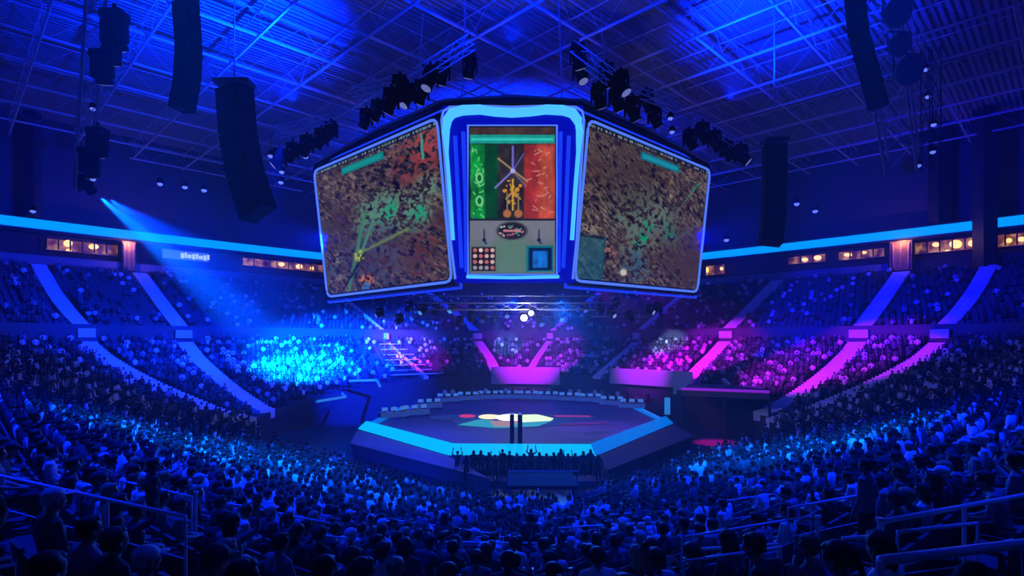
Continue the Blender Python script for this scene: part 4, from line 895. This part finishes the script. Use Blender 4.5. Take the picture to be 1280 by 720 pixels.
for s in spots:
    x, y, z, yw, ri, tier = s; p = proj(x, y, z+1.1)
    if p is None or p[1] > 800: continue
    if y < 9 and hides_rail(x, y, z): continue
    d = math.hypot(x, y); (near if (tier == 0 and y < 22 and -40 < p[0] < 1320 and p[1] < 745) else far).append((d, s, p))
near.sort(key=lambda a: a[0]); 
NP_, NS_ = 0, 0; rest_p, rest_s = [], []
rr = random.Random(21)
counts = {}
FIX = {}  # special people nearest given pixels
for key, (px, py, rad) in {'cap1': (196, 702, 60), 'cap2': (338, 650, 40), 'cap3': (18, 628, 50)}.items():
    best = min(near, key=lambda a: abs(a[2][0]-px)+abs(a[2][1]-py)); FIX[best[1][:2]] = key
ORD = sorted(set(s[4] for _, s, _ in near), reverse=True)
for d, s, p in near:
    x, y, z, yw, ri, tier = s; side = 'blue' if x < 0 else 'magenta'; k = (ri, side)
    rowno = max(1, int(round((54-LOW[ri])/DF)))
    fix = FIX.get(s[:2]); occ = fix or rr.random() < occupancy(x, y, z, tier)
    counts[k] = counts.get(k, 0)+1
    # position along the row counted outwards from the centre line
    idx = 1+sum(1 for q in near_rows[ri] if (q < 0) == (x < 0) and abs(q) < abs(x)) if 'near_rows' in globals() else None
    if idx is None:
        near_rows = {}
        for _, q, _ in near: near_rows.setdefault(q[4], []).append(q[0])
        idx = 1+sum(1 for q in near_rows[ri] if (q < 0) == (x < 0) and abs(q) < abs(x))
    where = '%s row ahead, %s from centre, %s side' % (nth(rowno), nth(idx), side)
    if occ and NP_ < 250:
        pose = rr.choices(range(8), (36, 20, 16, 8, 3, 4, 3, 1))[0]; sh = rr.choices(('dark', 'charcoal', 'grey', 'pale'), (34, 28, 18, 20))[0]; st = rr.choices(('short', 'long', 'bun', 'pony', 'cap', 'darkcap'), (46, 22, 5, 7, 9, 11))[0]
        if d < 9 and (pose > 5 or (d < 4.5 and pose > 3)): pose = rr.choice((0, 1, 2))
        hc = rr.choices(('dark', 'brown', 'fair'), (6, 3, 1))[0]
        if fix: st = 'cap'; pose = 0; sh = 'charcoal'
        lab = '%s %s %s-topped person, %s' % (HAIRW[st], POSES[pose][2].split()[0], sh, where)
        person((x, y, z), yw+rr.uniform(-.2, .2), pose, sh, st, hc, lab, 'spectators of the near stand', rr.uniform(.95, 1.05)); NP_ += 1
    elif occ: rest_p.append(s)
    if NS_ < 240 and (NP_ < 250):
        seat((x, y, z), yw, ('dark folding seat under spectator, ' if occ else 'empty dark folding seat, ')+where, up=not occ and rr.random() < .5); NS_ += 1
    else: rest_s.append(s)
for d, s, p in far:
    rest_s.append(s)
    if rr.random() < occupancy(s[0], s[1], s[2], s[5]): rest_p.append(s)
print('near', NP_, NS_, 'rest', len(rest_p), len(rest_s))

# low-detail people for the mass of the crowd, one object
def ringv(cx, cy, z, rx, ry, n): return [(cx+rx*math.cos(2*math.pi*k/n), cy+ry*math.sin(2*math.pi*k/n), z) for k in range(n)]
def crowd_template(v):
    mb = MB(); ly = (.0, .14, .05, 0, 0)[v]; n = 8
    mb.loft([ringv(0, -.02, .42, .17, .12, n), ringv(0, -.03+ly*.3, .7, .16, .11, n), ringv(0, -.05+ly*.8, .98, .2, .11, n), ringv(0, -.04+ly, 1.07, .1, .07, n)], mi=0)
    mb.loft([ringv(0, -.01+ly, 1.06, .05, .05, 6), ringv(0, .0+ly, 1.13, .065, .08, 6), ringv(0, .0+ly, 1.2, .08, .095, 6)], mi=1)
    mb.loft([ringv(0, -.01+ly, 1.19, .085, .1, 6), ringv(0, -.01+ly, 1.27, .078, .09, 6), ringv(0, -.01+ly, 1.32, .03, .04, 6)], mi=2)
    for s in (-1, 1):
        mb.tube([(s*.09, 0, .5), (s*.12, .42, .52), (s*.12, .4, .06)], [.085, .065, .045], 5, mi=3)
        if v == 3 or (v == 4 and s > 0): mb.tube([(s*.2, -.03, 1.0), (s*.32, .08, 1.12), (s*.26, .12, 1.4)], [.055, .045, .035], 5, mi=0)
        else: mb.tube([(s*.2, -.04+ly*.8, 1.0), (s*.27, -.02+ly*.5, .74), (s*.12, .22, .66)], [.055, .045, .035], 5, mi=0)
    V = np.array(mb.v); return V, mb.f, np.array([0]*0), mb
TMPL = []
for v in range(5):
    V, f, _, mb = crowd_template(v); role = np.zeros(len(V), int)
    for fc, m_ in zip(f, mb.mi):
        for q in fc: role[q] = m_
    TMPL.append((V, f, role))
def mass(name, items, tmpls, pick, colour, m):
    vs, cs, fl, fn, off = [], [], [], [], 0
    for s in items:
        V, f, role = tmpls[pick()]; x, y, z, yw = s[:4]; yw += NR.uniform(-.2, .2) if len(tmpls) > 1 else 0; c, s_ = math.cos(yw), math.sin(yw); k = NR.uniform(.94, 1.06) if len(tmpls) > 1 else 1
        W = np.empty_like(V); W[:, 0] = (V[:, 0]*c-V[:, 1]*s_)*k+x; W[:, 1] = (V[:, 0]*s_+V[:, 1]*c)*k+y; W[:, 2] = V[:, 2]*k+z; vs.append(W); cs.append(colour()[role])
        fl.append([q+off for fc in f for q in fc]); fn.append([len(fc) for fc in f]); off += len(V)
    V = np.concatenate(vs); C = np.concatenate(cs); L = np.concatenate([np.array(a) for a in fl]); N_ = np.concatenate([np.array(a) for a in fn])
    me = bpy.data.meshes.new(name); me.vertices.add(len(V)); me.vertices.foreach_set('co', V.ravel()); me.loops.add(len(L)); me.loops.foreach_set('vertex_index', L.astype(np.int32))
    me.polygons.add(len(N_)); st = np.r_[0, np.cumsum(N_)[:-1]].astype(np.int32); me.polygons.foreach_set('loop_start', st); me.polygons.foreach_set('loop_total', N_.astype(np.int32)); me.update(calc_edges=True); me.validate()
    ca = me.color_attributes.new('Col', 'FLOAT_COLOR', 'POINT'); A = np.ones((len(V), 4)); A[:, :3] = C; ca.data.foreach_set('color', A.ravel()); me.materials.append(m)
    me.polygons.foreach_set('use_smooth', [len(tmpls) > 1]*len(N_))
    o = bpy.data.objects.new(name, me); COL.objects.link(o); return o
M_CROWD = mat('crowd_cloth', (.2, .2, .2), .85, vcol=True)
CT = np.array([[.03, .03, .035], [.06, .06, .07], [.12, .12, .14], [.3, .3, .33], [.75, .76, .8], [.9, .9, .92]]); CP = [.3, .24, .14, .12, .13, .07]
def pcol():
    t = CT[NR.choice(6, p=CP)]; sk = np.array([.45, .3, .22])*NR.uniform(.5, 1.2); hr = np.array([.02, .016, .014])*NR.uniform(.5, 2) if NR.rand() > .05 else np.array([.5, .5, .52]); return np.array([t, sk, hr, [.04, .04, .05]])
o = mass('crowd', rest_p, TMPL, lambda: NR.choice(5, p=[.5, .22, .18, .04, .06]), pcol, M_CROWD); tag(o, 'seated crowd filling the stands all round the stage', 'crowd', kind='stuff')
sb = MB(); sb.box((0, -.27, .64), (.44, .05, .42)); sb.box((0, -.02, .41), (.42, .4, .06)); sb.box((0, -.2, .19), (.3, .06, .38))
ST_ = (np.array(sb.v), sb.f, np.zeros(len(sb.v), int))
o = mass('seating', rest_s, [ST_], lambda: 0, lambda: np.array([[.07, .07, .09]]), M_CROWD); tag(o, 'rows of dark folding seats under the seated crowd', 'seats', kind='stuff')

# ------------------------------------------------------------------ people on and round the stage
def stage_person(px, py, z, pose, yaw, label, sh='dark', s=1.05, st='short'):
    p = atz(px, py, z); person((p.x, p.y, z), yaw, pose, sh, st, 'dark', label, 'people around the stage', s)
sp = [572, 583, 592, 601, 611, 619, 628, 637, 646, 655, 664, 674, 683, 692, 701, 710, 719, 729, 738, 748]
for i, px in enumerate(sp):
    p = atz(px, 573+3*math.sin(i*1.7), 1.2); z = 0.0; y = p.y-1.9-.5*(i % 2)
    sx = (px-640)/FPX*y
    MB_Z = .48
    person((sx, y, MB_Z-.1), rr.uniform(-.3, .3), 6 if i % 5 else 7, rr.choice(('dark', 'charcoal')), rr.choice(('short', 'long', 'darkcap')), 'dark', 'standing dark silhouette against the cyan front edge, %s counted from the blue-lit side' % nth(i+1), 'people around the stage', .98)
# the step they stand on
o = MB().box((1.0, 35.9, .19), (9.6, 1.5, .36)).build('standing_step', M_PAD); tag(o, 'low dark step along the stage front carrying the standing people', 'step')
bk = [548, 556, 566, 574, 581, 590, 598, 607, 616, 623, 632, 641, 650, 658, 668, 676, 686, 695, 704, 713, 724, 733, 744, 752, 762, 772, 783, 796, 810]
for i, px in enumerate(bk):
    py = 499.5+((px-650)/150)**2*7; stage_person(px, py, ZT+.05, 6 if i % 3 else 3, math.pi+rr.uniform(-.6, .6), 'tiny figure at the back rim desks of the stage, %s from blue-lit end' % nth(i+1), rr.choice(('pale', 'grey', 'dark')), 1.0)
